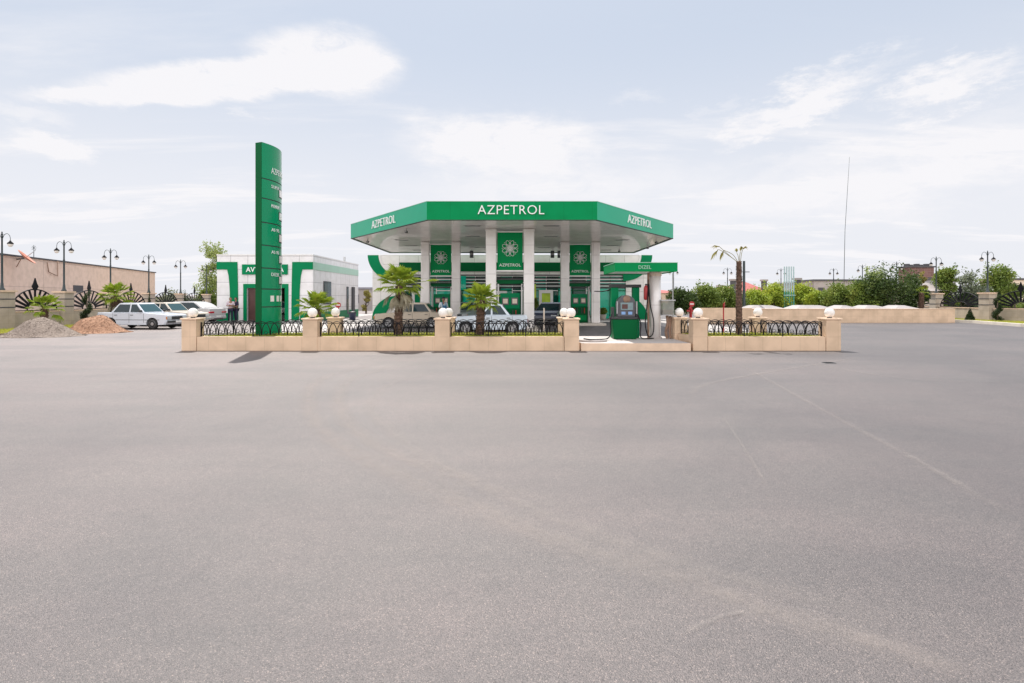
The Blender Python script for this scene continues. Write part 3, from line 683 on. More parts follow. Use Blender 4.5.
# diesel pump
DP=19.3; s28=F/DP
px0=X_(625.5,DP)
dp=thing('diesel_pump','green and dark grey diesel pump with rounded head under the small canopy','fuel pump',(px0,DP,.25))
prof=[(-.40,.256),(.40,.256),(.46,.95),(-.46,.95)]
MB().prism([(px0+x,z) for x,z in prof],DP,DP+.5,'xz').build('lower_cabinet','green_dark',dp,world=True,bevel=.03)
MB().box(px0-.49,px0+.49,DP-.015,DP+.52,.953,1.03).build('ledge','dark',dp,world=True,bevel=.01)
hd=[(-.27,1.032),(.36,1.032),(.36,1.5)]+[(.045+.315*math.cos(a),1.5+.30*math.sin(a)) for a in [PI*i/12 for i in range(1,12)]]+[(-.27,1.5)]
h=MB().prism([(px0+x,z) for x,z in hd],DP+.03,DP+.45,'xz').build('pump_head','darkgrey',dp,world=True,bevel=.02)
MB().box(px0-.17,px0+.27,DP+.012,DP+.028,1.28,1.54).build('display','screen',h,world=True)
MB().box(px0-.12,px0+.08,DP+.004,DP+.011,1.32,1.48).build('meter','brown_door',h,world=True)
for k in(-.12,.12): MB().box(px0+k-.07+.05,px0+k+.07+.05,DP+.012,DP+.027,1.12,1.22).build('sticker','sticker',h,world=True)
MB().lathe((px0+.05,DP+.028,1.66),[(0,0),(.13,0),(.13,-.012),(0,-.012)],20,0,True,'y').build('badge','hazard',h,world=True)
for s in(-1,1):
    MB().bar((px0+.045+s*.34,DP-.0,1.15),(px0+.045+s*.34,DP-.02,1.58),.045,.06).build('nozzle','rim',dp,world=True)
    MB().box(px0+s*.415-.03-.0,px0+s*.415+.03,DP+.03,DP+.42,1.032,1.38).build('side_panel','dark',dp,world=True)
MB().box(px0-.47,px0-.27,DP+.12,DP+.4,1.032,1.36).build('side_box','dark',dp,world=True) if 0 else None
# frame behind it
fr=thing('steel_frame','green post frame with dark crossbar standing behind the diesel pump','frame',(px0,DP+.75,.25))
for a,b in((611.5,618.5),(633,639.5)):
    MB().box(X_(a,DP+.7),X_(b,DP+.7),DP+.7,DP+.95,.256,2.08).build('post','green_mid',fr,world=True,bevel=.01)
MB().box(X_(610,DP+.7),X_(641,DP+.7),DP+.66,DP+.99,2.082,2.19).build('crossbar','dark',fr,world=True,bevel=.01)
MB().tube(catmull([(px0-.3,DP+.9,2.05),(px0-.6,DP+.95,1.95),(px0-.95,DP+1.0,1.95)],6),.02,6).build('cable','black',fr,world=True)
def hose(pts,label,r=.02,name='fuel_hose'):
    o=MB().tube(catmull(pts,10),r,7).build(name,'black'); tag(o,label,'hose','black hoses around the diesel pump')
hx=X_(650,19.3)
hose([(hx-.02,19.5,2.35),(hx-.05,19.4,1.8),(hx-.12,19.35,1.2),(hx-.16,19.3,.75),(hx-.06,19.3,.36),(hx+.1,19.3,.45),(hx+.14,19.35,.9),(hx+.03,19.4,1.5),(hx,19.45,2.2)],'black hose looped down beside the white column of the small canopy')
hose([(px0-.47,19.35,1.15),(px0-.55,19.2,.9),(px0-.57,19.0,.5),(px0-.7,18.8,.33),(px0-1.0,18.2,.33),(px0-1.4,18.05,.335),(px0-1.6,18.25,.35)],'black hose hanging left of the diesel pump and lying over the round cover')
hose([(px0+.44,19.3,1.1),(px0+.5,19.15,.8),(px0+.47,19.1,.45),(px0+.55,19.2,.30),(px0+.8,19.3,.28),(px0+1.0,19.35,.28)],'short black hose on the right side of the diesel pump')
ex=X_(646,19.5)
t=thing('fire_extinguisher','red fire extinguisher fixed to the pole left of white canopy column','extinguisher',(ex,19.5,1.5))
MB().lathe((ex,19.5,0),[(0,1.62),(.07,1.64),(.08,1.70),(.08,2.05),(.05,2.13),(.02,2.15),(0,2.15)],16,0,True).build('cylinder_body','red',t,world=True)
MB().box(ex-.035,ex+.035,19.47,19.53,2.152,2.2).build('valve','dark',t,world=True); MB().tube([(ex+.03,19.5,2.17),(ex+.1,19.5,2.1),(ex+.1,19.5,1.75)],.012,6).build('hose','black',t,world=True)
o=MB().cyl((hx+.02,19.62),.04,.256,kz0-.0,10).build('vertical_pipe','hazard'); tag(o,'thin brown vertical pipe beside the small canopy column','pipe')
bx=X_(667,19.6)
t=thing('sand_box','scratched clear sided box on a stubby wooden post beside the white column','box',(bx,19.6,.25))
MB().tube(catmull([(bx+.02,19.6,.256),(bx-.03,19.62,.5),(bx+.03,19.6,.8),(bx+.0,19.6,1.08)],4),[.055]*12+[.05],8).build('post','hazard',t,world=True)
MB().tube(catmull([(bx+.12,19.55,.256),(bx+.09,19.58,.5),(bx+.12,19.6,1.06)],4),[.05]*9,8).build('post','hazard',t,world=True)
mb=MB(); mb.box(bx-.22,bx+.22,19.4,19.8,1.085,1.11); mb.box(bx-.24,bx+.24,19.38,19.82,1.60,1.64); mb.build('lid_and_base','steel',t,world=True)
MB().box(bx-.2,bx+.2,19.42,19.78,1.112,1.598).build('case','glass_box',t,world=True)
MB().box(bx-.17,bx+.17,19.45,19.74,1.115,1.28).build('sand','hazard',t,world=True)
# ------------------------------------------------------------------ planters
PD=17.66; TH=.32
def pillar(par,x,y,w=.46,h=1.0,globe=True,z0=0.0):
    p=MB().box(x-w/2,x+w/2,y-w/2,y+w/2,z0,h).build('pillar','stone',par,world=True,bevel=.008)
    MB().box(x-w/2-.035,x+w/2+.035,y-w/2-.035,y+w/2+.035,h+.001,h+.05).build('cap','stone_cap',p,world=True,bevel=.008)
    if globe:
        g=MB().sphere((x,y,h+.05+.17),.155,20).build('globe_lamp','globe',p,world=True)
        MB().cyl((x,y),.07,h+.051,h+.085,14).build('lamp_base','dark',g,world=True)
def railing(par,a,b,z0=.47,z1=.93):
    a=Vector((*a,0)); b=Vector((*b,0)); Ln=(b-a).length; d=(b-a)/Ln
    mb=MB(); n=max(2,round(Ln/.27)); st=Ln/n; H=z1-z0
    mb.bar(a+Vector((0,0,z0+.03)),b+Vector((0,0,z0+.03)),.018,.018); mb.bar(a+Vector((0,0,z1-.06)),b+Vector((0,0,z1-.06)),.016,.016)
    for k in range(-1,n):
        c=(k+1)*st; 
        pts=[]
        for i in range(11):
            t=PI*i/10; u=c-st*1.0*math.cos(t)*.98; 
            if u<0 or u>Ln: continue
            pts.append(a+d*u+Vector((0,0,z0+.04+(H-.04)*math.sin(t)**.75)))
        if len(pts)>1: mb.tube(pts,.014,5)
    for k in range(n):
        c=(k+.5)*st; pts=[a+d*(c+.06*math.cos(2*PI*i/8))+Vector((0,0,z0+.1+.05*math.sin(2*PI*i/8))) for i in range(8)]
        mb.tube(pts,.008,4,close=True)
    k=0; m=max(1,round(Ln/1.35))
    for k in range(m+1):
        p=a+d*(Ln*k/m); mb.bar(p+Vector((0,0,z0-.02)),p+Vector((0,0,z1-.02)),.03,.03)
    return mb.build('railing','black',par,world=True)
def planter(name,label,pf,pb,bd,cut=0):
    """pf: pixel centres of front pillars; pb: x of back pillars"""
    fx=[X_(p,PD+.25) for p in pf]
    par=thing(name,label,'planter wall',((fx[0]+fx[-1])/2,PD+.5,0))
    x0=fx[0]+.25;x1=fx[-1]-.25
    MB().box(x0+.001,x1-.001,PD+.03,PD+.03+TH,0,.45).build('front_wall','stone',par,world=True,bevel=.006)
    MB().box(pb[0]+.251,pb[-1]-.251,bd,bd+.24,0,.45).build('back_wall','stone',par,world=True)
    for x in fx: pillar(par,x,PD+.25,.47)
    for x in pb: pillar(par,x,bd+.12,.44,.97)
    for i in range(len(fx)-1): railing(par,(fx[i]+.26,PD+.27),(fx[i+1]-.26,PD+.27))
    for i in range(len(pb)-1): railing(par,(pb[i]+.23,bd+.12),(pb[i+1]-.23,bd+.12))
    for sx,a,b in((1,fx[0],pb[0]),(-1,fx[-1],pb[-1])):
        A=Vector((a,PD+.52)); B=Vector((b,bd-.12)); d=(B-A).normalized(); n=Vector((-d.y,d.x))*.11
        MB().prism([(A.x-n.x,A.y-n.y),(B.x-n.x,B.y-n.y),(B.x+n.x,B.y+n.y),(A.x+n.x,A.y+n.y)],0,.448).build('end_wall','stone',par,world=True)
        railing(par,(A.x,A.y),(B.x,B.y))
    poly=[(fx[0]+.1,PD+.36),(fx[-1]-.1,PD+.36),(pb[-1],bd+.01),(pb[0],bd+.01)]
    MB().prism(poly,.0,.36).build('soil_bed','soil',par,world=True)
    return poly,fx
def grass(poly,z,n,hmin=.05,hmax=.12,name='lawn_grass'):
    mb=MB(); xs=[p[0] for p in poly]; ys=[p[1] for p in poly]
    def inside(x,y):
        r=False; j=len(poly)-1
        for i in range(len(poly)):
            if (poly[i][1]>y)!=(poly[j][1]>y) and x<(poly[j][0]-poly[i][0])*(y-poly[i][1])/(poly[j][1]-poly[i][1]+1e-9)+poly[i][0]: r=not r
            j=i
        return r
    for _ in range(n):
        x=random.uniform(min(xs),max(xs)); y=random.uniform(min(ys),max(ys))
        if not inside(x,y): continue
        a=random.uniform(0,PI); h=random.uniform(hmin,hmax); w=.012+.012*random.random(); dx=math.cos(a)*w; dy=math.sin(a)*w; lx=random.uniform(-.04,.04); ly=random.uniform(-.04,.04)
        mb.add([(x-dx,y-dy,z),(x+dx,y+dy,z),(x+lx,y+ly,z+h)],[(0,1,2)])
    o=mb.build(name,'grass',fix=False,kind='stuff'); return o
pl_poly,_=planter('planter_wall','long peach stone planter wall with iron arches and globe lamps, left of diesel pump',[193,312.5,443,571],[-8.6,-6.28,-2.25,1.85],19.45)
pr_poly,_=planter('planter_wall','shorter peach stone planter wall with iron arches at the right of diesel pump',[698,829.5],[5.95,8.75],19.45)
for poly,n in((pl_poly,26000),(pr_poly,11000)):
    o=grass(poly,.36,n,.07,.17); tag(o,'yellow green grass inside a planter','grass')
# ------------------------------------------------------------------ price totem
def tot(t):
    P0,P1,P2=Vector((-8.30,18.24)),Vector((-7.86,19.1)),Vector((-8.38,19.95))
    p=P0*(1-t)**2+P1*2*t*(1-t)+P2*t*t; d=(P1-P0)*(1-t)*2+(P2-P1)*t*2; d.normalize()
    return p,d,Vector((d.y,-d.x))
TZ=Z_(142,18.25)
to=thing('price_totem','tall glossy green curved price sign with white writing, standing in the left planter','sign',(-8.3,19,.0))
front=[tot(i/16)[0] for i in range(17)]
backp=[Vector((-8.38,19.95)).lerp(Vector((-8.545,18.34)),i/8)+Vector((-.12*math.sin(PI*i/8),0)) for i in range(1,9)]
poly=[(p.x,p.y) for p in front+backp]
gz=[5.68,5.02,4.22,3.46,2.70,2.0,1.40]
zs=[.37]+gz[::-1]+[TZ]
for i in range(len(zs)-1):
    a=zs[i]+(.018 if i else 0); b=zs[i+1]-(.018 if i<len(zs)-2 else 0)
    mb=MB(); n=len(poly); mb.prism(poly,a,b); o=mb.build('sign_panel','green_face',to,world=True)
core=[((p[0]+8.33)*.93-8.33,(p[1]-19.05)*.965+19.05) for p in poly]
MB().prism(core,.36,TZ-.05).build('sign_core','dark',to,world=True)
e0=front[0]; e1=backp[-1]; ed_=(e0-e1).normalized(); en=Vector((ed_.y,-ed_.x))*.015
MB().prism([(e1.x+en.x,e1.y+en.y),(e0.x+en.x,e0.y+en.y),(e0.x,e0.y),(e1.x,e1.y)],.37,TZ-.004).build('end_plate','green_dark',to,world=True)
def on(t,z,off=.012):
    p,d,n=tot(t); return Vector((p.x+n.x*off,p.y+n.y*off,z))
def tot_text(body,t0,t1,zc,h,mat='white_text'):
    def mf(x,y,z): 
        t=(t0+t1)/2+x; p,d,n=tot(t); return Vector((p.x+n.x*(.012+z),p.y+n.y*(.012+z),zc+y))
    vs,fs=text_mesh(body,t1-t0,h,-.008,.01)
    mb=MB(); mb.add([mf(*p) for p in vs],fs); mb.build('lettering',mat,to,world=True,fix=False)
def tot_plate(t0,t1,z0,z1,mat,name='price_window',off=.012):
    mb=MB(); n=5; vs=[]
    for i in range(n+1):
        t=t0+(t1-t0)*i/n; vs+=[on(t,z0,off),on(t,z1,off),on(t,z0,.001),on(t,z1,.001)]
    fs=[(4*i,4*i+4,4*i+5,4*i+1) for i in range(n)]+[(4*i+1,4*i+5,4*i+7,4*i+3) for i in range(n)]+[(4*i+2,4*i+6,4*i+4,4*i) for i in range(n)]+[(0,1,3,2),(4*n,4*n+2,4*n+3,4*n+1)]
    mb.add(vs,fs); return mb.build(name,mat,to,world=True)
tot_text('AZPETROL',.22,.80,6.02,.20)
for (zt,zb,wd,pz) in [(5.68,5.02,'SUPER',5.22),(5.02,4.22,'PREMIUM',4.42),(4.22,3.46,'AI-95',3.66),(3.46,2.70,'AI-92',2.92),(2.70,2.0,'DIZEL',2.2)]:
    tot_text(wd,.22,.50,zt-.20,.11)
    tot_plate(.50,.74,pz-.03,pz+.27,'dark','price_frame',.010); tot_plate(.52,.72,pz,pz+.24,'globe','price_window',.018)
for t in(.20,.40,.58): tot_plate(t,t+.10,1.58,1.78,'globe','payment_sticker')
# ------------------------------------------------------------------ palms
def frond(mb,dirv,petiole,R,n=15,droop=.35,spread=2.1,dry=False):
    """fan leaf: stem then radiating folded leaflets"""
    d=Vector(dirv).normalized(); side=d.cross(Vector((0,0,1)))
    if side.length<.1: side=Vector((1,0,0))
    side.normalize(); up=side.cross(d).normalized()
    base=d*.05; tip=d*petiole-Vector((0,0,.10*petiole*(1-d.z)))
    mb.tube([base,(base+tip)/2+Vector((0,0,.02)),tip],[.014,.01,.008],5,mi=1)
    for k in range(n):
        a=(k/(n-1)-.5)*spread; r=R*(1-.25*abs(a)/(spread/2))*random.uniform(.88,1.05)
        dr=(d*math.cos(a)+side*math.sin(a)).normalized()
        w=r*spread/(n-1)*.85
        sd=dr.cross(up).normalized()*w/2
        p0=tip; p1=tip+dr*r*.6+up*.03*r-Vector((0,0,droop*r*.12)); p2=tip+dr*r*.97-Vector((0,0,droop*r*random.uniform(.35,.7)))
        f=up*w*.35
        mb.add([p0,p1-sd+f,p1+f*-.4,p1+sd+f,p2],[(0,1,2),(0,2,3),(1,4,2),(2,4,3)],0)
def palm(name,label,loc,h,r0,r1,nf,pet,R,cat='palm tree',elmin=-.35,elmax=1.3,dry=0,trunkmat='trunk',group='fan palms',extra=None,zs=0.):
    t=thing(name,label,cat,loc,0,group)
    mb=MB(); n=18; rings=int(h/.045)+2
    prof=[]
    for i in range(rings+1):
        z=h*i/rings; f=i/rings; r=r0*(1-f)+r1*f; r*=1+.12*(i%2)+.06*math.sin(i*1.7)
        if f<.06: r*=1.25
        prof.append((r,z))
    prof=[(0,0)]+prof+[(0,h+.05)]
    mb.lathe((0,0,0),prof,12,0,False)
    for i in range(int(h*75)):   # cut leaf bases
        z=random.uniform(.1,h); a=random.uniform(0,2*PI); f=z/h; r=(r0*(1-f)+r1*f)
        p=Vector((math.cos(a)*r*.9,math.sin(a)*r*.9,z)); q=p+Vector((math.cos(a)*r*.45,math.sin(a)*r*.45,r*.75)); sd=Vector((-math.sin(a),math.cos(a),0))*r*.22
        mb.add([p-sd,p+sd,q+sd*.6,q-sd*.6],[(0,1,2,3)],0)
    lean=[(v[0]+.03*math.sin(v[2]*1.3)*v[2],v[1],v[2]) for v in mb.v]; mb.v=lean
    mb.build('trunk',trunkmat,t,fix=False)
    tx=.03*math.sin(h*1.3)*h
    cr=MB()
    sub=MB()
    for i in range(nf):
        az=i*2.39996+random.uniform(-.3,.3); el=elmin+(elmax-elmin)*((i+.5)/nf)**.9+random.uniform(-.1,.1)
        m2=MB(); frond(m2,(math.cos(az)*math.cos(el),math.sin(az)*math.cos(el),math.sin(el)),pet*random.uniform(.8,1.15),R*random.uniform(.85,1.1),droop=.35+.5*max(0,.6-el))
        cr.add([(p[0]+tx,p[1],p[2]+h) for p in m2.v],m2.f)
        k=len(m2.f); cr.mi[-k:]=m2.mi
    if extra:
        for (dv,pl_,R_) in extra:
            m2=MB(); frond(m2,dv,pl_,R_); cr.add([(p[0]+tx,p[1],p[2]+h) for p in m2.v],m2.f); k=len(m2.f); cr.mi[-k:]=m2.mi
    cr.build('crown',['palm','palm'],t,fix=False)
    if dry:
        cr=MB()
        for i in range(dry):
            az=random.uniform(0,2*PI); el=random.uniform(-1.15,-.45)
            m2=MB(); frond(m2,(math.cos(az)*math.cos(el),math.sin(az)*math.cos(el),math.sin(el)),pet*.7,R*.8,n=10,droop=1.2,spread=1.3)
            cr.add([(p[0]+tx,p[1],p[2]+h-.08) for p in m2.v],m2.f); k=len(m2.f); cr.mi[-k:]=m2.mi
        cr.build('dry_fronds',['palm_dry','palm_dry'],t,fix=False)
    return t
GZ=.36
palm('fan_palm','tallest green fan palm in the left planter, left of the tan car',(X_(398,18.6),18.6,GZ),Z_(286,18.6)-GZ,.14,.115,34,.40,.50,dry=14,elmin=-.3,extra=[((1,-.1,.25),.95,.5)])
palm('fan_palm','shorter green fan palm in left planter in front of pale blue car',(X_(480,18.5),18.5,GZ),Z_(301,18.5)-GZ,.135,.135,32,.32,.46)
palm('fan_palm','low bushy palm behind the second globe pillar, right of the price sign',(X_(316,20.6),20.6,0),Z_(310,20.6),.15,.14,30,.42,.50)
# trimmed palm with few fronds
t=palm('bare_palm','nearly bare dark palm trunk with three thin fronds in right planter','palm_x',(0,0,0),.1,.1,.1,1,.1,.1) if 0 else None
bxp,byp=X_(739,18.6),18.6
t=thing('bare_palm','nearly bare dark palm trunk with only a few scraggly fronds, in the right planter','palm tree',(bxp,byp,GZ),0,'fan palms')
h=Z_(262,18.6)-GZ
mb=MB(); prof=[(0,0)]+[((.108-.03*i/50)*(1+.10*(i%2)+.05*math.sin(i*2.1)),h*i/50) for i in range(51)]+[(.05,h+.03),(0,h+.03)]
mb.lathe((0,0,0),prof,12,0,False)
for i in range(260):
    z=random.uniform(.05,h); a=random.uniform(0,2*PI); r=.092
    p=Vector((math.cos(a)*r*.9,math.sin(a)*r*.9,z)); q=p+Vector((math.cos(a)*r*.35,math.sin(a)*r*.35,r*.6)); sd=Vector((-math.sin(a),math.cos(a),0))*r*.25
    mb.add([p-sd,p+sd,q+sd*.6,q-sd*.6],[(0,1,2,3)])
mb.build('trunk','trunk',t,fix=False)
fx_=MB()
def thinfrond(pts,R,dirv,n=9):
    fx_.tube(catmull(pts,5),.009,5)
    m2=MB(); frond(m2,dirv,.01,R,n=n,droop=1.0,spread=1.5); e=pts[-1]; fx_.add([(p[0]+e[0],p[1]+e[1],p[2]+e[2]) for p in m2.v],m2.f)
thinfrond([(-.05,0,h),(-.25,0,h+.15),(-.55,-.02,h+.35),(-.70,-.03,h+.42)],.36,(-.6,0,-.5)); thinfrond([(-.05,0,h),(-.3,0,h+.2),(-.65,-.02,h+.5)],.34,(-.7,.1,.3))
thinfrond([(-.04,0,h),(-.2,.02,h+.25),(-.5,.02,h+.40)],.30,(-.5,0,-.9),10); thinfrond([(.02,0,h),(.03,.02,h+.2),(.06,.02,h+.36)],.34,(.2,0,.9),8)
thinfrond([(0,0,h),(-.03,0,h+.2),(-.08,0,h+.32)],.30,(-.15,0,.9),6); thinfrond([(.05,0,h),(.08,0,h+.25),(.12,0,h+.42)],.30,(.6,0,.6),6)
fx_.build('crown','leaf_brown',t,fix=False)
# ------------------------------------------------------------------ foliage generators
def crown_mesh(blobs,n,size,flat=.0):
    mb=MB(); tot=sum(b[3]*b[4]*b[5] for b in blobs)
    for (cx,cy,cz,rx,ry,rz) in blobs:
        m=max(6,int(n*rx*ry*rz/tot))
        for _ in range(m):
            a=random.uniform(0,2*PI); u=random.uniform(-1,1); r=random.random()**.40*(1+random.gauss(0,.07)); s=math.sqrt(1-u*u)
            p=Vector((cx+rx*r*s*math.cos(a),cy+ry*r*s*math.sin(a),cz+rz*r*u))
            nrm=Vector((random.gauss(0,1),random.gauss(0,1),random.gauss(0,1)+.4)).normalized()
            t1=nrm.orthogonal().normalized(); t1.rotate(Quaternion(nrm,random.uniform(0,2*PI))); t2=nrm.cross(t1)
            l=size*random.uniform(.6,1.5); wd=l*.55
            mb.add([p-t1*l*.5,p+t2*wd*.5,p+t1*l*.5,p-t2*wd*.5],[(0,1,2,3)])
    return mb
def randblobs(w,d,z0,z1,k,rmin,rmax,shape=lambda f:1.):
    B=[]
    for _ in range(k):
        f=random.random(); z=z0+(z1-z0)*f; s=shape(f); r=random.uniform(rmin,rmax)
        a=random.uniform(0,2*PI); q=math.sqrt(random.random())
        B.append((math.cos(a)*q*w*s,math.sin(a)*q*d*s,z,r,r,r*random.uniform(.6,.95)))
    return B
def tree(name,label,px,D,top,base_z,w,mat,cat='tree',n=5000,size=.22,group=None,k=22,shape=None,trunk=True,rr=None,sprigs=8,tr=.12):
    x=X_(px,D); zt=Z_(top,D); t=thing(name,label,cat,(x,D,0),0,group)
    wid=w*D/F/2
    shape=shape or (lambda f: math.sqrt(max(.05,1-(2*f-.85)**2)) if f>.4 else 1.)
    r=rr or (wid*.28,wid*.5)
    B=randblobs(wid*.72,wid*.6,base_z+r[0]*.6,zt-r[1]*.75,k,r[0],r[1],shape)
    for _ in range(sprigs):
        a=random.uniform(0,2*PI); B.append((math.cos(a)*wid*random.uniform(.1,.6),math.sin(a)*wid*.4,zt-r[0]*random.uniform(.3,1.4),r[0]*.3,r[0]*.3,r[0]*.9))
    crown_mesh(B,n,size).build('crown',mat,t,fix=False)
    if trunk:
        mb=MB(); H=zt*.75
        mb.tube(catmull([(0,0,0),(.05*wid,0,H*.3),(-.03*wid,.02,H*.65),(.03*wid,0,H)],5),[tr*(1-.055*i) for i in range(16)],8)
        for q in range(7):
            a=q*2.4; z=H*(.35+.08*q); mb.tube([(0,0,z),(math.cos(a)*wid*.35,math.sin(a)*wid*.3,z+H*.14),(math.cos(a)*wid*.6,math.sin(a)*wid*.5,z+H*.24)],[tr*.45,tr*.28,tr*.1],6)
        mb.build('trunk','bark',t,fix=False)
    return t
# ------------------------------------------------------------------ boundary walls with fan grilles, lamps
def lamp(loc,z0,h,label,rz=0):
    t=thing('street_lamp',label,'street lamp',(loc[0],loc[1],z0),rz,'twin arm street lamps on the boundary pillars')
    mb=MB(); H=h-z0
    mb.lathe((0,0,0),[(0,0),(.13,0),(.13,.06),(.08,.12),(.06,.35),(.05,.4),(.045,H*.6),(.06,H*.6+.03),(.04,H*.6+.08),(.035,H-.12),(.06,H-.1),(.02,H-.04),(.035,H),(0,H+.06)],10)
    mb.build('pole','lamp_metal',t)
    for s in(-1,1):
        pts=[(s*.04,0,H-.28),(s*.12,0,H-.12),(s*.26,0,H-.06),(s*.38,0,H-.16),(s*.42,0,H-.32),(s*.42,0,H-.42)]
        a=MB().tube(catmull(pts,5),.014,6).build('lamp_arm','lamp_metal',t)
        MB().lathe((s*.42,0,H-.62),[(0,.22),(.03,.21),(.05,.16),(.13,.08),(.14,.04),(.09,.035)],12).build('lamp_hood','black',a)
        MB().lathe((s*.42,0,H-.62),[(.12,.034),(.115,-.02),(.07,-.09),(0,-.11)],12).build('lamp_shade','globe',a)
    return t
def fan(par,a,b,z0,zt,name='fan_grille'):
    """sunburst iron panel between two pillars"""
    a=Vector((*a,0)); b=Vector((*b,0)); Ln=(b-a).length; d=(b-a)/Ln; c=(a+b)/2; R=Ln/2; H=zt-z0
    def P(r,t): return c+d*(r*R*math.cos(t))+Vector((0,0,z0+.04+r*(H-.04)*math.sin(t)))
    mb=MB()
    mb.bar(a+Vector((0,0,z0+.02)),b+Vector((0,0,z0+.02)),.05,.05)
    mb.tube([P(.985,PI*i/20) for i in range(21)],.035,5); mb.tube([P(.34,PI*i/12) for i in range(13)],.03,5)
    for i in range(1,12):
        t=PI*i/12; p=P(.34,t); q=P(.98,t); mb.bar(p,q,.125,.025,up=(d.y,-d.x,0))
    o=mb.build(name,'black',par,world=True)
    z=zt+.02; n=Vector((d.y,-d.x,0))*.03
    pts=[c+d*u+Vector((0,0,w_)) for u,w_ in((0,z-.18),(.20,z+.12),(.10,z+.3),(0,z+.58),(-.10,z+.3),(-.20,z+.12))]
    MB().add([p+n for p in pts]+[p-n for p in pts],[tuple(range(6)),tuple(reversed(range(6,12)))]+[(i,(i+1)%6,(i+1)%6+6,i+6) for i in range(6)]).build('finial','black',o,world=True)
def boundary(name,label,pts,h0=.95,h1=2.0,fans=None):
    par=thing(name,label,'wall',(pts[0][0],pts[0][1],0))
    for i,p in enumerate(pts):
        d=Vector(pts[min(i+1,len(pts)-1)])-Vector(pts[max(i-1,0)]); rz=math.atan2(d.y,d.x)
        w_=.42
        q=MB().box(p[0]-w_,p[0]+w_,p[1]-.28,p[1]+.28,0,h1,rz=rz,c=(p[0],p[1],0)).build('pillar','stone_pale',par,world=True)
        mb=MB(); mb.box(p[0]-w_-.07,p[0]+w_+.07,p[1]-.35,p[1]+.35,h1+.001,h1+.09,rz=rz,c=(p[0],p[1],0)); mb.build('cap','stone_cap',q,world=True)
        mb=MB()
        for z in(1.2,1.62): mb.box(p[0]-w_-.012,p[0]+w_+.012,p[1]-.292,p[1]+.292,z,z+.05,rz=rz,c=(p[0],p[1],0))
        mb.build('groove_band','roof_dark',q,world=True)
        if i<len(pts)-1:
            a=Vector(p); b=Vector(pts[i+1]); dd=(b-a).normalized(); n=Vector((-dd.y,dd.x))*.15; A=a+dd*.51; B=b-dd*.51
            MB().prism([(A.x-n.x,A.y-n.y),(B.x-n.x,B.y-n.y),(B.x+n.x,B.y+n.y),(A.x+n.x,A.y+n.y)],0,h0).build('base_wall','stone_pale',par,world=True)
            n*=1.2; MB().prism([(A.x-n.x,A.y-n.y),(B.x-n.x,B.y-n.y),(B.x+n.x,B.y+n.y),(A.x+n.x,A.y+n.y)],h0+.001,h0+.05).build('coping','stone_cap',par,world=True)
            fan(par,(A.x,A.y),(B.x,B.y),h0+.06,2.18)
LP=[]
for px,top_ in((-75,224),(2,232.4),(64,240.6),(110.5,249),(148.8,255),(180.6,260),(206.6,264.8)):
    D=F*3.3/(HY-top_); LP.append((X_(px,D),D))
boundary('boundary_wall','pale stone boundary wall with black sunburst grilles along the left side of the yard',LP)
labs=['street lamp at far left just outside','lone street lamp cut by the left edge of the photo, beside satellite dish','street lamp behind the gravel heap palm, on pillar right of first sunburst','street lamp above the second sunburst grille behind the parked white cars','street lamp in front of the right end of the pink warehouse','street lamp standing against open sky between warehouse and leafy tree','street lamp in front of the tall pale leafy tree beside car wash']
for i,(p,lb) in enumerate(zip(LP,labs)):
    if i==0: continue
    lamp(p,2.09,5.0,lb)
RP=[]
for px,top_ in((1058,245.5),(987.6,251.2),(936.2,257),(896.7,262),(862.4,265),(833.6,268.5)):
    D=F*3.3/(HY-top_); RP.append((X_(px,D),D))
RP+= [(X_(781,62),62),(X_(727.5,60.5),60.5),(X_(673.6,60),60)]
boundary('boundary_wall','pale stone boundary wall with black sunburst grilles along the right side of the yard',RP)
labs=['','street lamp nearest the right edge, between two sunburst grilles','street lamp in front of the cream kiosk with pyramid roof','street lamp rising out of the big dark bush, left of brick tower','street lamp above the bushes left of the biggest dark bush','street lamp right of the vent pipes near the thin mast','street lamp just left of the white vent pipes','street lamp just left of the bare palm trunk, far behind','street lamp far behind, under the right tip of the small diesel canopy']
for i,(p,lb) in enumerate(zip(RP,labs)):
    if i==0: continue
    lamp(p,2.09,5.0,lb)
# ------------------------------------------------------------------ warehouse left
A=Vector((-58*1.0,48)); 
wx0,wy0=X_(-60,47),47.; wx1,wy1=X_(155,94.6),94.6
wh=thing('warehouse','long pinkish concrete warehouse beyond the left boundary wall','building',(wx1,wy1,0))
p0=Vector((wx0,wy0)); p1=Vector((wx1,wy1)); d=(p1-p0).normalized(); n=Vector((-d.y,d.x))*18
MB().prism([tuple(p0),tuple(p1),tuple(p1+n),tuple(p0+n)],0,6.0).build('wall','warehouse',wh,world=True)
o=.15; m=Vector((d.y,-d.x))*o
MB().prism([tuple(p0+m-d*o),tuple(p1+m+d*o),tuple(p1+n-m+d*o),tuple(p0+n-m-d*o)],6.002,6.16).build('roof','roof_dark',wh,world=True)
def onwall(px,py):
    # intersection of the view ray with the wall line
    tx=(px-CX)/F; # x = tx*y
    # p0 + s*d : x - tx*y = 0
    s=-(p0.x-tx*p0.y)/(d.x-tx*d.y); q=p0+d*s; return q,Z_(py,q.y)
q,z=onwall(78,289)
mq=Vector((d.y,-d.x))
def wallbox(name,c,z0,z1,l,proud,mat):
    a=c-d*l/2+mq*proud; b=c+d*l/2+mq*proud; e=b-mq*(proud+.01)*1.; f=a-mq*(proud+.01)
    return MB().prism([tuple(a),tuple(b),tuple(e),tuple(f)],z0,z1).build(name,mat,wh,world=True)
w_=wallbox('window',q,z-.45,z+.45,2.4,.06,'roof_dark'); 
q,z=onwall(52,268)
pp=[q-d*.9+mq*.12+Vector((0,0)),]
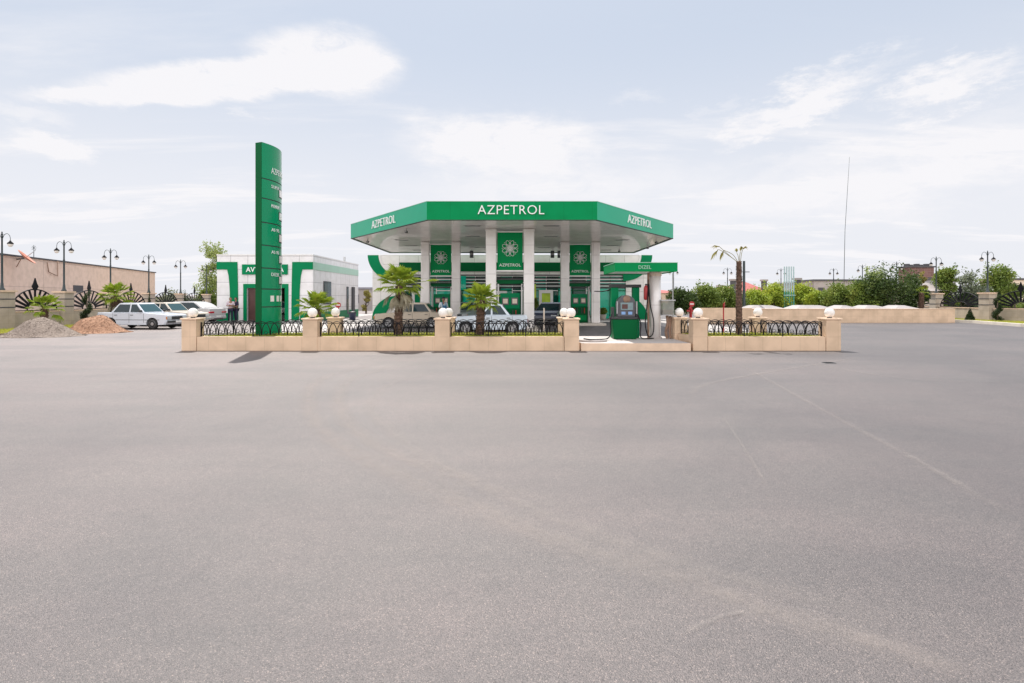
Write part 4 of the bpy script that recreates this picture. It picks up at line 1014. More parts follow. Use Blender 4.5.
mb=MB(); q3=Vector((q.x,q.y,0)); d3=Vector((d.x,d.y,0)); m3=Vector((mq.x,mq.y,0))*.15
mb.tube([q3-d3*1.3+m3+Vector((0,0,z+.6)),q3-d3*1.0+m3+Vector((0,0,z-.5)),q3+d3*.9+m3+Vector((0,0,z-.9)),q3+d3*.9+m3+Vector((0,0,z+.9))],.05,6); mb.build('pipe','hazard',wh,world=True)
q,z=onwall(20,260)
ds=thing('satellite_dish','faded orange satellite dish tilted on a bracket on the warehouse wall','satellite dish',(q.x+.6,q.y-.6,z))
c3=Vector((q.x+2.3,q.y-2.0,z+.05))
prof=[(.95*i/8,.20*(i/8)**2) for i in range(9)]+[(.97,.21),(.93*1,.23)]+[(.95*i/8,.20*(i/8)**2+.02) for i in range(7,-1,-1)]
o=MB().lathe((0,0,0),prof,28).build('dish','dish',ds); o.location=c3-gloc(ds); o.rotation_euler=Vector((.60,.36,.70)).to_track_quat('Z','Y').to_euler()
MB().bar((q.x-.9,q.y+.3,z+.05),c3-Vector((.1,0,.0)),.10,.14).build('bracket','roof_dark',ds,world=True)
MB().bar((q.x-.9,q.y+.3,z-1.2),c3-Vector((.4,0,.05)),.06,.06).build('brace','hazard',ds,world=True)
MB().tube([c3,c3+Vector((.75,.3,.8)),c3+Vector((.8,.35,1.0))],.03,6).build('feed_arm','steel',ds,world=True)
aq,az_=onwall(35,256)
t=thing('roof_antenna','small spiky aerial on the warehouse roof right of the dish','antenna',(aq.x-1,aq.y+1,6.16))
mb=MB(); X0,Y0=aq.x-1,aq.y+1
mb.tube([(X0,Y0,6.16),(X0,Y0,7.6)],.03,6)
for k in range(4): a=PI*k/4; mb.bar((X0-.3*math.cos(a),Y0,7.3-.3*math.sin(a)),(X0+.3*math.cos(a),Y0,7.3+.3*math.sin(a)),.025)
mb.build('mast','lamp_metal',t,world=True)
# ------------------------------------------------------------------ car wash
CD=40.1
def CXp(px): return X_(px,CD)
def CZp(py): return Z_(py,CD)
cw=thing('car_wash_building','white panelled car wash with green trim and sign, left of station','building',(CXp(265),CD,0))
cx0,cx1=CXp(217),CXp(313); ct=CZp(255.5)
dl_,dr_,dt_=CXp(247),CXp(285),CZp(288)
mb=MB(); mb.box(cx0,dl_,CD,CD+.25,0,ct); mb.box(dr_,cx1,CD,CD+.25,0,ct); mb.box(dl_,dr_,CD,CD+.25,dt_,ct)
mb.box(cx0,cx0+.25,CD+.252,CD+11.8,0,ct-.001); mb.box(cx1-.25,cx1,CD+.252,CD+11.8,0,ct-.001); mb.box(cx0+.252,cx1-.252,CD+11.5,CD+11.8,0,ct-.001)
mb.build('wall','cladding',cw,world=True)
MB().box(cx0-.03,cx1+.03,CD-.03,CD+11.83,ct+.001,ct+.08).build('roof','white',cw,world=True)
MB().box(cx0+.26,cx1-.26,CD+4.,CD+4.1,0,ct-.01).build('inner_wall','brown_door',cw,world=True)
def gshape(side):
    s=side; X=(lambda p: CXp(p)) if s<0 else (lambda p: CXp(530-p))
    P=[(X(216.9),CZp(262)),(X(237.5),CZp(262))]
    for i in range(9): t=i/8; P.append((X(237.5+1.2*math.sin(PI*t*.5)-.4*t),CZp(262+t*58.5)))
    P.append((X(231),CZp(320.5)))
    for i in range(9): t=1-i/8; P.append((X(231-.8+.8*math.cos(PI*.5*(1-t))),CZp(270+t*50)))
    P=P[:-9]
    P+= [(X(230.5),CZp(305)),(X(230),CZp(288)),(X(229),CZp(276)),(X(227.5),CZp(269.5)),(X(216.9),CZp(269.5))]
    MB().prism(P,CD-.06,CD-.004,'xz').build('green_trim','green_mid',cw,world=True)
    a,b=sorted((X(216.9),X(229.7 if s<0 else 229.7))); MB().box(a,b,CD-.05,CD-.004,.01,CZp(313)).build('plinth','green_mid',cw,world=True)
gshape(-1); gshape(1)
sg=MB().box(CXp(242.5),CXp(288),CD-.09,CD-.004,CZp(274.5),CZp(264.5)).build('sign_board','green_mid',cw,world=True)
put_text('lettering','AVTOYUMA',2.75,.36,(CXp(265.5),CD-.11,CZp(269.6)),(1,0),'white_text',sg,bold=.015)
mb=MB(); mb.box(CXp(243.5),dl_-.003,CD-.05,CD+.2,.01,dt_+.3); mb.box(dr_+.003,CXp(288.5),CD-.05,CD+.2,.01,dt_+.3); mb.box(dl_,dr_,CD-.05,CD-.004,dt_+.002,dt_+.3); mb.build('door_surround','green_mid',cw,world=True)
MB().box(dl_+.05,CXp(262),CD+.12,CD+.17,.01,dt_-.002).build('shutter','brown_door',cw,world=True)
MB().box(CXp(262)+.004,CXp(268),CD+.1,CD+.26,.01,dt_-.002).build('door_post','white',cw,world=True)
# side wall details (faces east)
MB().box(cx1+.003,cx1+.05,CD+.05,CD+11.7,CZp(269.5),CZp(262)).build('side_stripe','green_pale',cw,world=True)
MB().box(cx1+.003,cx1+.05,CD+.05,CD+11.7,.01,.95-.3).build('plinth','green_mid',cw,world=True)
for (y0,y1,z0,z1) in ((CD+2.2,CD+3.9,1.2,3.0),(CD+8.1,CD+8.6,.3,2.7)):
    o=MB().box(cx1+.002,cx1+.06,y0,y1,z0,z1).build('window','roof_dark',cw,world=True)
    MB().box(cx1+.061,cx1+.07,y0+.07,y1-.07,z0+.07,z1-.07).build('pane','glass_clear',o,world=True)
MB().box(cx1+.002,cx1+.12,CD+9.6,CD+10.3,0.,2.7).build('door','roof_dark',cw,world=True)
MB().cyl((cx1-.6,CD+9.5),.1,ct+.08,ct+.6,10).build('roof_vent','steel',cw,world=True)
# low beige buildings and bin between car wash and shop
t=thing('low_building','low beige building seen in the gap between car wash and shop','building',(X_(362,75),75,0))
MB().box(X_(335,75),X_(374,75),75,82,0,Z_(289,75)).build('wall','grey_wall',t,world=True); MB().box(X_(334,75),X_(375,75),74.8,82.2,Z_(289,75)+.01,Z_(288,75)+.1).build('roof','roof_grey',t,world=True)
for k in(344,356,366): MB().box(X_(k,75),X_(k+3,75),74.95,74.999,1.,2.2).build('window','roof_dark',t,world=True)
o=MB().box(X_(349.5,53),X_(356,53),53,53.5,0,Z_(291,53)).build('gate_pillar','cream',bevel=.02); tag(o,'cream gate pillar just right of the car wash','pillar')
t=thing('rubbish_bin','dark navy rubbish bin right of the car wash','bin',(X_(352.5,42),42,0))
MB().lathe((X_(352.5,42),42,0),[(0,.02),(.22,.02),(.27,.55),(.28,.56),(0,.56)],18,0,True).build('bin_body','bin',t,world=True); MB().lathe((X_(352.5,42),42,0),[(.30,.562),(.30,.60),(.15,.68),(0,.69)],18,0,True).build('bin_lid','dark',t,world=True)
def noentry(px,py,D,r,label,post='red',rz=0,name='no_entry_sign'):
    x=X_(px,D); z=Z_(py,D); t=thing(name,label,'road sign',(x,D,0),rz,'red road signs'); 
    MB().cyl((0,0),.03,0,z+r*.6,8).build('post',post,t)
    o=MB().lathe((0,-.04,z),[(0,.0),(r,.0),(r,-.02),(0,-.02)],24,0,False,'y').build('disc','red',t); MB().box(-r*.7,r*.7,-.068,-.061,z-r*.16,z+r*.16).build('bar','white_text',o)
noentry(338.5,305,31,.14*1.1,'small round no entry sign on a thin post beside the low palm','red')
noentry(691.5,304,27,.13,'red no entry sign on red post between the globes at the diesel corner','red')
noentry(723.5,305,27,.15,'red signpost turned edge on, standing behind the right planter','red',rz=1.25)
MB().cyl((0,0),.08,0,.9,12)
t=thing('fire_hydrant','red hydrant column behind the corner of right planter','hydrant',(X_(690.5,28),28,0))
MB().lathe((0,0,0),[(0,0),(.11,0),(.11,.08),(.06,.1),(.06,1.1),(.09,1.12),(.09,1.18),(.05,1.25),(0,1.28)],14).build('barrel','red',t); MB().bar((-.2,0,1.05),(.2,0,1.05),.09).build('outlet','red',t)
dg_=G_(363); t=thing('drain_cover','small dark metal drain cover set in the asphalt before right planter','drain cover',(X_(829,dg_),dg_,0))
t.scale=(.45,.45,1)
MB().box(-.3,.3,-.22,.22,.002,.012).build('rim','lamp_metal',t)
for k in range(6): MB().box(-.25+.085*k,-.21+.085*k,-.18,.18,.0125,.018).build('bar','black',t)
# ------------------------------------------------------------------ heaps
def heap(name,label,cat,px,D,rx,ry,h,mat,seed,n=2600,stone=.035,lop=0):
    random.seed(seed); mb=MB(); x0=X_(px,D); NR,NA=16,40
    def hz(x,y):
        r=math.hypot(x/rx,y/ry); return h*max(0,(math.cos(min(r,1)*PI)*.5+.5))**.85*(1+.08*math.sin(x*5+seed)+.06*math.sin(y*7+x*3))
    vs=[(x0+lop,D,hz(lop*0,0))]; fs=[]
    for i in range(1,NR+1):
        for k in range(NA):
            a=2*PI*k/NA; r=i/NR*(1+.06*math.sin(3*a+seed)+.04*math.sin(7*a)); x=rx*r*math.cos(a); y=ry*r*math.sin(a); z=hz(x,y)+random.uniform(-.006,.006)
            vs.append((x0+x+lop*(1-i/NR),D+y,max(.0,z)+.004))
    for k in range(NA): fs.append((0,1+k,1+(k+1)%NA))
    for i in range(NR-1):
        for k in range(NA): a=1+i*NA; b=a+NA; fs.append((a+k,b+k,b+(k+1)%NA,a+(k+1)%NA))
    mb.add(vs,fs,0,True)
    for _ in range(n):
        a=random.uniform(0,2*PI); r=math.sqrt(random.random())*1.04; x=rx*r*math.cos(a); y=ry*r*math.sin(a); z=max(0,hz(x,y)); s=stone*random.uniform(.5,1.5)
        p=[Vector((random.gauss(0,s),random.gauss(0,s),random.uniform(-s,s*1.2))) for _ in range(4)]; c=Vector((x0+x+lop*(1-min(r,1)),D+y,z+.004))
        mb.add([c+q for q in p],[(0,1,2),(0,2,3),(0,3,1),(1,3,2)])
    o=mb.build(name,mat); tag(o,label,cat,kind=None); return o
M['gravel']=pm('grey gravel',(.235,.19,.16),.9,var=.35,scale=25,bump=.8,bscale=30)
M['sand']=pm('brown sand',(.34,.195,.125),.95,var=.25,scale=10,bump=.5,bscale=20)
heap('gravel_heap','smooth grey gravel heap on the asphalt at far left','heap',41.5,24.6,1.75,1.3,.80,'gravel',3,n=8000,stone=.011)
heap('sand_heap','reddish brown sand heap beside the rear of the parked white car','heap',97,27.2,1.55,1.2,.86,'sand',5,6000,.012,lop=-.1)
random.seed(21)
# left verge grass
vp=[(LP[0][0]+.4,LP[0][1]),(LP[0][0]+3.2,LP[0][1]),(LP[1][0]+2.4,LP[1][1]+.2),(LP[2][0]+1.8,LP[2][1]),(LP[3][0]+1.4,LP[3][1]),(LP[3][0]+.4,LP[3][1]),(LP[2][0]+.4,LP[2][1]),(LP[1][0]+.4,LP[1][1])]
MB().prism(vp,.0,.10).build('verge','soil',kind='structure')
o=grass(vp,.10,14000,.05,.14); tag(o,'grass verge along left boundary wall','grass')
palm('fan_palm','low fan palm in front of the first sunburst grille, behind the gravel heap',(X_(44,27.9),27.9,.1),Z_(309,27.9)-.1,.17,.15,22,.48,.52)
palm('fan_palm','fan palm with thick trunk behind the sand heap and white car',(X_(115,32.5),32.5,.1),Z_(297,32.5)-.1,.28,.2,30,.55,.6,elmax=1.2,dry=6)
def cypress(px,D,top,wpx,label,kind='cone',base=0,name='cypress'):
    x=X_(px,D); zt=Z_(top,D); w_=wpx*D/F/2; t=thing(name,label,'shrub',(x,D,base),0,'clipped evergreens by the walls'); H=zt-base
    B=[]
    if kind=='cone':
        for i in range(14):
            f=i/13; r=w_*(1-f)*1.0+.04; B.append((0,0,.12+f*(H-.2),r,r,H*.08))
    else:
        for i in range(26):
            f=i/25; a=f*4.2*PI; r=w_*(1-.55*f)*.62; B.append((math.cos(a)*w_*.45*(1-.4*f),math.sin(a)*w_*.45*(1-.4*f),.15+f*(H-.25),r,r,H*.07))
    crown_mesh(B,2600,.07).build('crown','leaf_cypress',t,fix=False)
    MB().tube([(0,0,0),(0,0,H*.85)],[.05,.02],7).build('trunk','bark',t)
cypress(87,29.8,290,14,'spiral clipped evergreen in front of second sunburst grille on left','spiral',.1,'spiral_topiary')
cypress(149.5,41.5,290,5,'slim dark cypress at the foot of the lamp by warehouse end','cone'); cypress(185,47,290,5,'slim dark cypress right of the fourth sunburst grille','cone')
cypress(964.5+5.5,38,307.5,7.5,'small cone shaped evergreen before the sunburst grille on right','cone',.1); cypress(997.5,37.2,291,11,'spiral clipped evergreen between pillar and rightmost sunburst grille','spiral',.1,'spiral_topiary')
# ------------------------------------------------------------------ vehicles
def car(name,label,loc,rz,paint,L=4.1,W=1.62,top=None,belt=.90,roof=1.43,hood=.86,trunkh=.90,wheelr=.29,wb=(-1.22,1.22),kind='boxy',glass='glass',cat='car',hatch=False,wagon=False):
    """x forward. local coordinates on the ground centre."""
    t=thing(name,label,cat,loc,rz,'cars at the filling station')
    f=L/2; zb=.24
    if kind=='boxy':
        topl=[(-f,.42),(-f,trunkh-.12),(-f+.05,trunkh),(-f+.85,belt),(f-1.28,belt),(f-.06,hood-.06),(f,hood-.12),(f,.42)]
        cab=[(-f+.80,belt),(-f+1.20,roof-.04),(-f+1.42,roof),(f-2.02,roof),(f-1.84,roof-.03),(f-1.34,belt)]
        if wagon: cab=[(-f+.08,belt),(-f+.30,roof-.04),(-f+.5,roof),(f-1.95,roof),(f-1.75,roof-.03),(f-1.22,belt)]
        ins=.13
    else:
        topl=[(-f+.04,.42),(-f,.62),(-f+.03,trunkh-.02),(-f+.12,trunkh+.06),(-f+.7,trunkh+.03),(-f+1.1,belt+.02),(f-1.35,belt),(f-.75,hood),(f-.25,hood-.13),(f-.04,hood-.28),(f,.42)]
        cab=[(-f+.45,trunkh+.04),(-f+.95,roof-.14),(-f+1.35,roof-.03),(-f+1.75,roof),(f-2.1,roof-.01),(f-1.8,roof-.09),(f-1.05,belt)]
        ins=.19
    # lower body outline with wheel arches
    P=list(topl)
    bottom=[(f,.42),(f-.08,zb+.02)]
    R=wheelr+.06
    for wx in (wb[1],wb[0]):
        a0=math.asin((zb-wheelr)/R) if abs(zb-wheelr)<R else 0
        for i in range(11):
            a=a0+(PI-2*a0)*i/10; bottom.append((wx+R*math.cos(a),wheelr+R*math.sin(a)))
    bottom+=[(-f+.08,zb+.02),(-f,.42)]
    poly=P[1:-1] if 0 else P[:-1]+bottom[:-1]
    # body as loft of 5 slices across the width: slight barrel
    bm=MB(); n=len(poly)
    hw=W/2
    sl=[(-hw,.965,.02),(-hw+.05,1.,0),(hw-.05,1.,0),(hw,.965,.02)]
    vs=[]
    for (y,sx,dz) in sl:
        for (x,z) in poly:
            zz=z-dz if z>.7 else z
            vs.append((x*(sx if abs(x)>f*.8 else 1),y,zz))
    fs=[tuple(range(n)),tuple(reversed(range(3*n,4*n)))]
    for s in range(3):
        for i in range(n): j=(i+1)%n; fs.append((s*n+i,s*n+j,(s+1)*n+j,(s+1)*n+i))
    bm.add(vs,fs)
    # inner dark underbody / wheel wells
    body=bm.build('body',paint,t)
    MB().box(-f+.1,f-.1,-hw+.2,hw-.2,zb-.02,.55).build('underbody','dark',t)
    # cabin
    zmin=min(cab[0][1],cab[-1][1])
    def cy(z): return hw-.05-ins*max(0,(z-zmin))/(roof-zmin)
    cb=MB(); m=len(cab); vs=[(x,cy(z),z) for x,z in cab]+[(x,-cy(z),z) for x,z in cab]
    fs=[tuple(range(m)),tuple(reversed(range(m,2*m)))]+[(i,(i+1)%m,(i+1)%m+m,i+m) for i in range(m)]
    cb.add(vs,fs); cb.build('roof',paint,t,bevel=.025)
    # windows on both sides
    def zc_at(x):
        for (a,b) in zip(cab[:-1],cab[1:]):
            if a[0]<=x<=b[0]: return a[1]+(b[1]-a[1])*(x-a[0])/(b[0]-a[0]+1e-9)
        return zmin
    wz0=belt+.03; wz1=roof-.085
    xa,xb=cab[0][0],cab[-1][0]
    def xfront(z): # inner limit at height z on the front pillar
        for (a,b) in zip(cab[:-1],cab[1:]):
            if b[1]<a[1] and b[1]<=z<=a[1]: return a[0]+(b[0]-a[0])*(a[1]-z)/(a[1]-b[1])
        return xb
    def xback(z):
        for (a,b) in zip(cab[:-1],cab[1:]):
            if b[1]>a[1] and a[1]<=z<=b[1]: return a[0]+(b[0]-a[0])*(z-a[1])/(b[1]-a[1])
        return xa
    mid=-.12 if not wagon else .1
    for s in(-1,1):
        splits=[(mid+.05,None)]
        def win(x0b,x0t,x1t,x1b,nm='window'):
            pts=[(x0b,wz0),(x1b,wz0),(x1t,wz1),(x0t,wz1)]
            V=[(x,s*(cy(z)+.006),z) for x,z in pts]+[(x,s*(cy(z)-.01),z) for x,z in pts]
            MB().add(V,[(0,1,2,3),(7,6,5,4),(0,4,5,1),(1,5,6,2),(2,6,7,3),(3,7,4,0)]).build(nm,glass,t)
        fb,ft=xfront(wz0)-.10,xfront(wz1)-.07; rb,rt=xback(wz0)+.14,xback(wz1)+.10
        win(mid+.04,mid+.04,ft,fb)
        if wagon:
            m2=-f+1.0; win(m2+.04,m2+.04,mid-.04,mid-.04); win(rb,rt,m2-.04,m2-.04)
        else: win(rb,rt,mid-.04,mid-.04)
        # door seams, handles, mirror
        sm=MB()
        for x in (mid,f-1.32,mid-.95): sm.box(x-.006,x+.006,s*hw-.0 if s<0 else hw-.004,s*hw+.004 if s<0 else hw+.004,.34,belt-.02) if 0 else sm.box(x-.007,x+.007,min(s*(hw-.01),s*(hw+.003)),max(s*(hw-.01),s*(hw+.003)),.34,belt-.04)
        sm.box(-f+.5,f-.4,min(s*(hw-.01),s*(hw+.006)),max(s*(hw-.01),s*(hw+.006)),.50,.525) if kind=='boxy' else None
        sm.build('door_seam','dark',body)
        for x in (mid-.17,mid+.85 if 0 else mid-.17+1.0 if 0 else mid+.22,):
            pass
        for x in (mid+.16,mid-.78):
            MB().box(x-.08,x+.08,min(s*(hw),s*(hw+.03)),max(s*hw,s*(hw+.03)),belt-.14,belt-.115).build('door_handle','dark',t,bevel=.005)
        mx=fb+.02; MB().box(mx-.05,mx+.05,min(s*(hw-.02),s*(hw+.14)),max(s*(hw-.02),s*(hw+.14)),belt+.03,belt+.15).build('mirror','dark' if kind=='boxy' else paint,t,bevel=.02)
        # wheels
        for wx in wb:
            y0=s*(hw-.19); y1=s*(hw-.005)
            a,b=min(y0,y1),max(y0,y1)
            wheel=MB().lathe((wx,0,wheelr),[(.0,a),(wheelr-.03,a),(wheelr,a+.03),(wheelr,b-.03),(wheelr-.03,b),(wheelr*.62,b-.005 if s>0 else b)],22,0,True,'y').build('wheel','rubber',t)
            yy=y1+ (0.004*s)
            rm=MB().lathe((wx,yy,wheelr),[(0,-.0*s),(wheelr*.25,0.),(wheelr*.55,-.02*s),(wheelr*.66,.003*s),(wheelr*.66,-.06*s),(0,-.06*s)],18,0,True,'y'); rm.build('rim','rim',wheel)
    # windscreen & rear window
    def screen(a,b,nm):
        (x0,z0),(x1,z1)=a,b
        dv=Vector((x1-x0,0,z1-z0)); nv=Vector((dv.z,0,-dv.x)).normalized()
        if nv.z<0: nv=-nv
        A=Vector((x0,0,z0))+dv*.08+nv*.012; B=Vector((x0,0,z0))+dv*.90+nv*.012
        ya=cy(A.z)-.09; yb=cy(B.z)-.08
        V=[Vector((A.x,-ya,A.z)),Vector((A.x,ya,A.z)),Vector((B.x,yb,B.z)),Vector((B.x,-yb,B.z))]
        V+= [v-nv*.02 for v in V]
        MB().add(V,[(0,1,2,3),(7,6,5,4),(0,4,5,1),(1,5,6,2),(2,6,7,3),(3,7,4,0)]).build(nm,'glass_clear' if nm=='windscreen' else glass,t)
    screen(cab[-1],cab[-2],'windscreen')
    screen(cab[0],cab[1] if kind=='boxy' else cab[2],'rear_window')
    # front
    fz=hood-.12
    if kind=='boxy':
        MB().box(f+.002,f+.02,-.42,.42,.52,fz-.05).build('grille','dark',t)
        for s in(-1,1):
            h=MB().box(f+.002,f+.03,s*.60-.17,s*.60+.17,.54,fz-.05).build('headlight','headlight',t,bevel=.01)
            MB().box(f-.03,f+.026,s*(hw-.035)-.02,s*(hw-.035)+.02,.54,fz-.06).build('indicator','amber',t)
            MB().box(-f-.02,-f-.002,s*.62-.15,s*.62+.15,.56,trunkh-.18).build('tail_light','red_lens',t)
        MB().box(f+.035,f+.13,-hw+.02,hw-.02,.36,.47).build('bumper','chrome' if paint!='car_white' else 'dark',t,bevel=.02); MB().box(-f-.13,-f-.035,-hw+.02,hw-.02,.36,.47).build('bumper','dark',t,bevel=.02)
        MB().box(f+.132,f+.14,-.26,.26,.36,.46).build('number_plate','white',t); MB().box(-f-.03,-f-.022,-.26,.26,.52,.62).build('number_plate','white',t)
    else:
        for s in(-1,1):
            MB().box(-f-.03,-f+.22,min(s*.42,s*(hw-.01)),max(s*.42,s*(hw-.01)),.68,.80).build('tail_light','red_lens',t,bevel=.03)
            MB().box(f-.35,f-.03,min(s*.5,s*(hw-.02)),max(s*.5,s*(hw-.02)),.52,.64).build('headlight','headlight',t,bevel=.03)
        MB().box(-f-.05,-f+.2,-hw+.05,hw-.05,.30,.52).build('bumper',paint,t,bevel=.05); MB().box(f-.15,f+.04,-hw+.05,hw-.05,.28,.42).build('bumper','dark',t,bevel=.04)
        MB().box(-f-.06,-f-.051,-.26,.26,.42,.52).build('number_plate','white',t); MB().box(-f-.055,-f-.0,-.5,.5,.29,.35).build('diffuser','dark',t)
    return t
def head(dx,dy): return math.atan2(dy,dx)
# left parked cars
car('parked_car','boxy white saloon nearest the camera, parked beside the sand heap',(X_(142.5,30.6),30.6,0.004),head(1,-.10),'car_white')
car('parked_car','cream saloon half hidden between the two white parked cars',(X_(170,34),34,.004),head(1,-.12),'car_cream')
car('parked_car','modern white saloon parked with red tail light towards the camera',(X_(185.5,37.4),37.4,.004),head(-1,.10),'car_warm',L=4.7,W=1.82,kind='modern',roof=1.47,belt=.93,hood=.93,trunkh=.98,wheelr=.33,wb=(-1.38,1.42))
# under the canopy
car('refuelling_car','dusty tan saloon under the canopy left columns, beside the attendant',(X_(413,31.5),31.5,.004),head(-1,.02),'car_tan',L=4.05)
car('refuelling_car','pale blue white saloon in front of the middle pump columns',(X_(488,29.6),29.6-4.6+1.7,.004),head(-1,.0),'car_blue',L=3.9) if 0 else car('refuelling_car','pale blue white saloon at the middle pump, behind the shorter palm',(X_(490,26.1),26.1,.004),head(-1,0.02),'car_blue',L=3.55*1.0+.0,wb=(-1.08,1.08))
car('refuelling_car','grey green car behind the nose of the pale blue saloon',(X_(466,36),36,.004),head(-.25,-1),'car_grey')
car('refuelling_car','dark blue car waiting right of the middle columns',(X_(552,36.5),36.5,.004),head(-.35,-1),'car_dark',kind='modern',L=4.4,W=1.75,roof=1.42,belt=.9,hood=.88,trunkh=.95,wheelr=.31,wb=(-1.3,1.35))
car('washed_car','white car standing inside the car wash bay',(X_(283,42.2),42.3,.004),head(-.2,-1),'car_warm')
# ------------------------------------------------------------------ people
def skin_body(nodes,edges,root=0,sub=1):
    me=bpy.data.meshes.new('tmp'); me.from_pydata([n[0] for n in nodes],edges,[]); ob=bpy.data.objects.new('tmp',me); col.objects.link(ob)
    ob.modifiers.new('s','SKIN'); 
    for i,n in enumerate(nodes):
        v=me.skin_vertices[0].data[i]; v.radius=(n[1],n[2] if len(n)>2 else n[1]); v.use_root=(i==root)
    m=ob.modifiers.new('u','SUBSURF'); m.levels=sub; m.render_levels=sub
    dg=bpy.context.evaluated_depsgraph_get(); r=bpy.data.meshes.new_from_object(ob.evaluated_get(dg)); bpy.data.objects.remove(ob)
    vs=[tuple(v.co) for v in r.vertices]; fs=[tuple(p.vertices) for p in r.polygons]; bpy.data.meshes.remove(r); return vs,fs
def person(label,loc,rz,shirt,trouser,elb,wri,hairmat='hair',cap=None,bib=None,height=1.74,legspread=.10):
    t=thing('person',label,'person',loc,rz,'people at the filling station'); k=height/1.75
    S=lambda p:(p[0]*k,p[1]*k,p[2]*k)
    # faces -y. joints
    J=dict(pel=(0,0,.95),sp=(0,.01,1.12),ch=(0,.01,1.33),nk=(0,.01,1.47),hd=(0,-.005,1.56),
      sL=(.18,.01,1.41),sR=(-.18,.01,1.41),hL=(.09,0,.90),hR=(-.09,0,.90),kL=(legspread,-.02,.50),kR=(-legspread,-.02,.50),aL=(legspread+.01,.02,.09),aR=(-legspread-.01,.02,.09),tL=(legspread+.03,-.13,.045),tR=(-legspread-.03,-.13,.045))
    J['eL'],J['eR']=elb; J['wL'],J['wR']=wri
    order=['pel','sp','ch','nk','hd','sL','sR','hL','hR','kL','kR','aL','aR','tL','tR','eL','eR','wL','wR']
    rad=dict(pel=(.145,.10),sp=(.125,.09),ch=(.15,.10),nk=(.055,.055),hd=(.06,.06),sL=(.07,.065),sR=(.07,.065),hL=(.085,.085),hR=(.085,.085),kL=(.056,.056),kR=(.056,.056),aL=(.038,.038),aR=(.038,.038),tL=(.035,.03),tR=(.035,.03),eL=(.042,.042),eR=(.042,.042),wL=(.028,.028),wR=(.028,.028))
    E=[('pel','sp'),('sp','ch'),('ch','nk'),('nk','hd'),('ch','sL'),('ch','sR'),('pel','hL'),('pel','hR'),('hL','kL'),('hR','kR'),('kL','aL'),('kR','aR'),('aL','tL'),('aR','tR'),('sL','eL'),('sR','eR'),('eL','wL'),('eR','wR')]
    nodes=[(S(J[o]),rad[o][0]*k,rad[o][1]*k) for o in order]; ed=[(order.index(a),order.index(b)) for a,b in E]
    vs,fs=skin_body(nodes,ed)
    mb=MB(); mb.add(vs,fs,0,True)
    # head with chin, nose and ears
    mb.sphere(S((0,-.012,1.635)),.112*k,14,0,(.72,.86,1.0)); mb.sphere(S((0,-.045,1.575)),.06*k,10,0,(.85,.8,.7)); mb.sphere(S((0,-.108,1.622)),.018*k,8,0,(.8,1.,1.3))
    for s in(-1,1): mb.sphere(S((s*.082,0,1.625)),.026*k,8,0,(.4,.8,1.2))
    for w,e,sd in(('wL','eL',1),('wR','eR',-1)):
        W_=Vector(S(J[w])); d=(W_-Vector(S(J[e]))).normalized(); side=d.cross(Vector((0,1,0)));
        side=(side if side.length>.1 else Vector((1,0,0))).normalized(); up=side.cross(d)
        palm_c=W_+d*.05*k; mb.tube([W_-d*.01,W_+d*.03*k,W_+d*.085*k],[.024*k,.034*k,.032*k],8)
        for q in range(4):
            o=side*(q-1.5)*.017*k; ln=[.062,.072,.068,.052][q]*k
            b0=W_+d*.08*k+o; mb.tube([b0,b0+d*ln*.5+up*.006,b0+d*ln*.85+up*.02],[.0088*k,.008*k,.0065*k],6)
        b0=W_+d*.03*k+side*sd*.025*k; mb.tube([b0,b0+side*sd*.02*k+d*.025*k,b0+side*sd*.022*k+d*.055*k],[.011*k,.01*k,.008*k],6)
    body=mb.build('body','skin',t,fix=False)
    for s in(-1,1): MB().sphere(S((s*.030,-.101,1.642)),.010*k,8,0,(1.2,.6,.8)).build('eye','hair',t)
    MB().sphere(S((0,-.100,1.580)),.02*k,8,0,(1.2,.4,.3)).build('mouth','red',t)
    hm=MB(); hm.sphere(S((0,.012,1.655)),.116*k,14,0,(.76,.88,.93)); v=[]; 
    keep=[]
    for f_ in hm.f:
        c=sum((Vector(hm.v[i]) for i in f_),Vector())/len(f_)
        if c.z>1.66*k or (c.y>.03*k and c.z>1.56*k): keep.append(f_)
    hm.f=keep; hm.mi=[0]*len(keep); hm.sm=[True]*len(keep); hm.build('hair',hairmat,t)
    if cap:
        c=MB(); c.lathe((0,.0,1.69*k),[(.095*k,-.01),(.098*k,.02*k),(.08*k,.065*k),(.03*k,.085*k),(0,.087*k)],16); c.box(-.06*k,.06*k,-.17*k,-.07*k,1.685*k,1.70*k); c.build('cap',cap,t)
    # clothes: same skeleton with larger radii
    def cloth(names,edges,scale,nm,mat,add=.012,ext=None):
        nd=[]
        for o in names:
            p=Vector(S(J[o]))
            if ext and o in ext: a=Vector(S(J[ext[o][0]])); p=p.lerp(a,ext[o][1])
            nd.append((tuple(p),(rad[o][0]*scale+add)*k,(rad[o][1]*scale+add)*k))
        v,f=skin_body(nd,[(names.index(a),names.index(b)) for a,b in edges]); m=MB(); m.add(v,f,0,True); m.build(nm,mat,t,fix=False)
    cloth(['pel','sp','ch','sL','sR','eL','eR'],[('pel','sp'),('sp','ch'),('ch','sL'),('ch','sR'),('sL','eL'),('sR','eR')],1.05,'shirt',shirt,.014)
    cloth(['pel','hL','hR','kL','kR','aL','aR'],[('pel','hL'),('pel','hR'),('hL','kL'),('hR','kR'),('kL','aL'),('kR','aR')],1.06,'trousers',trouser,.018)
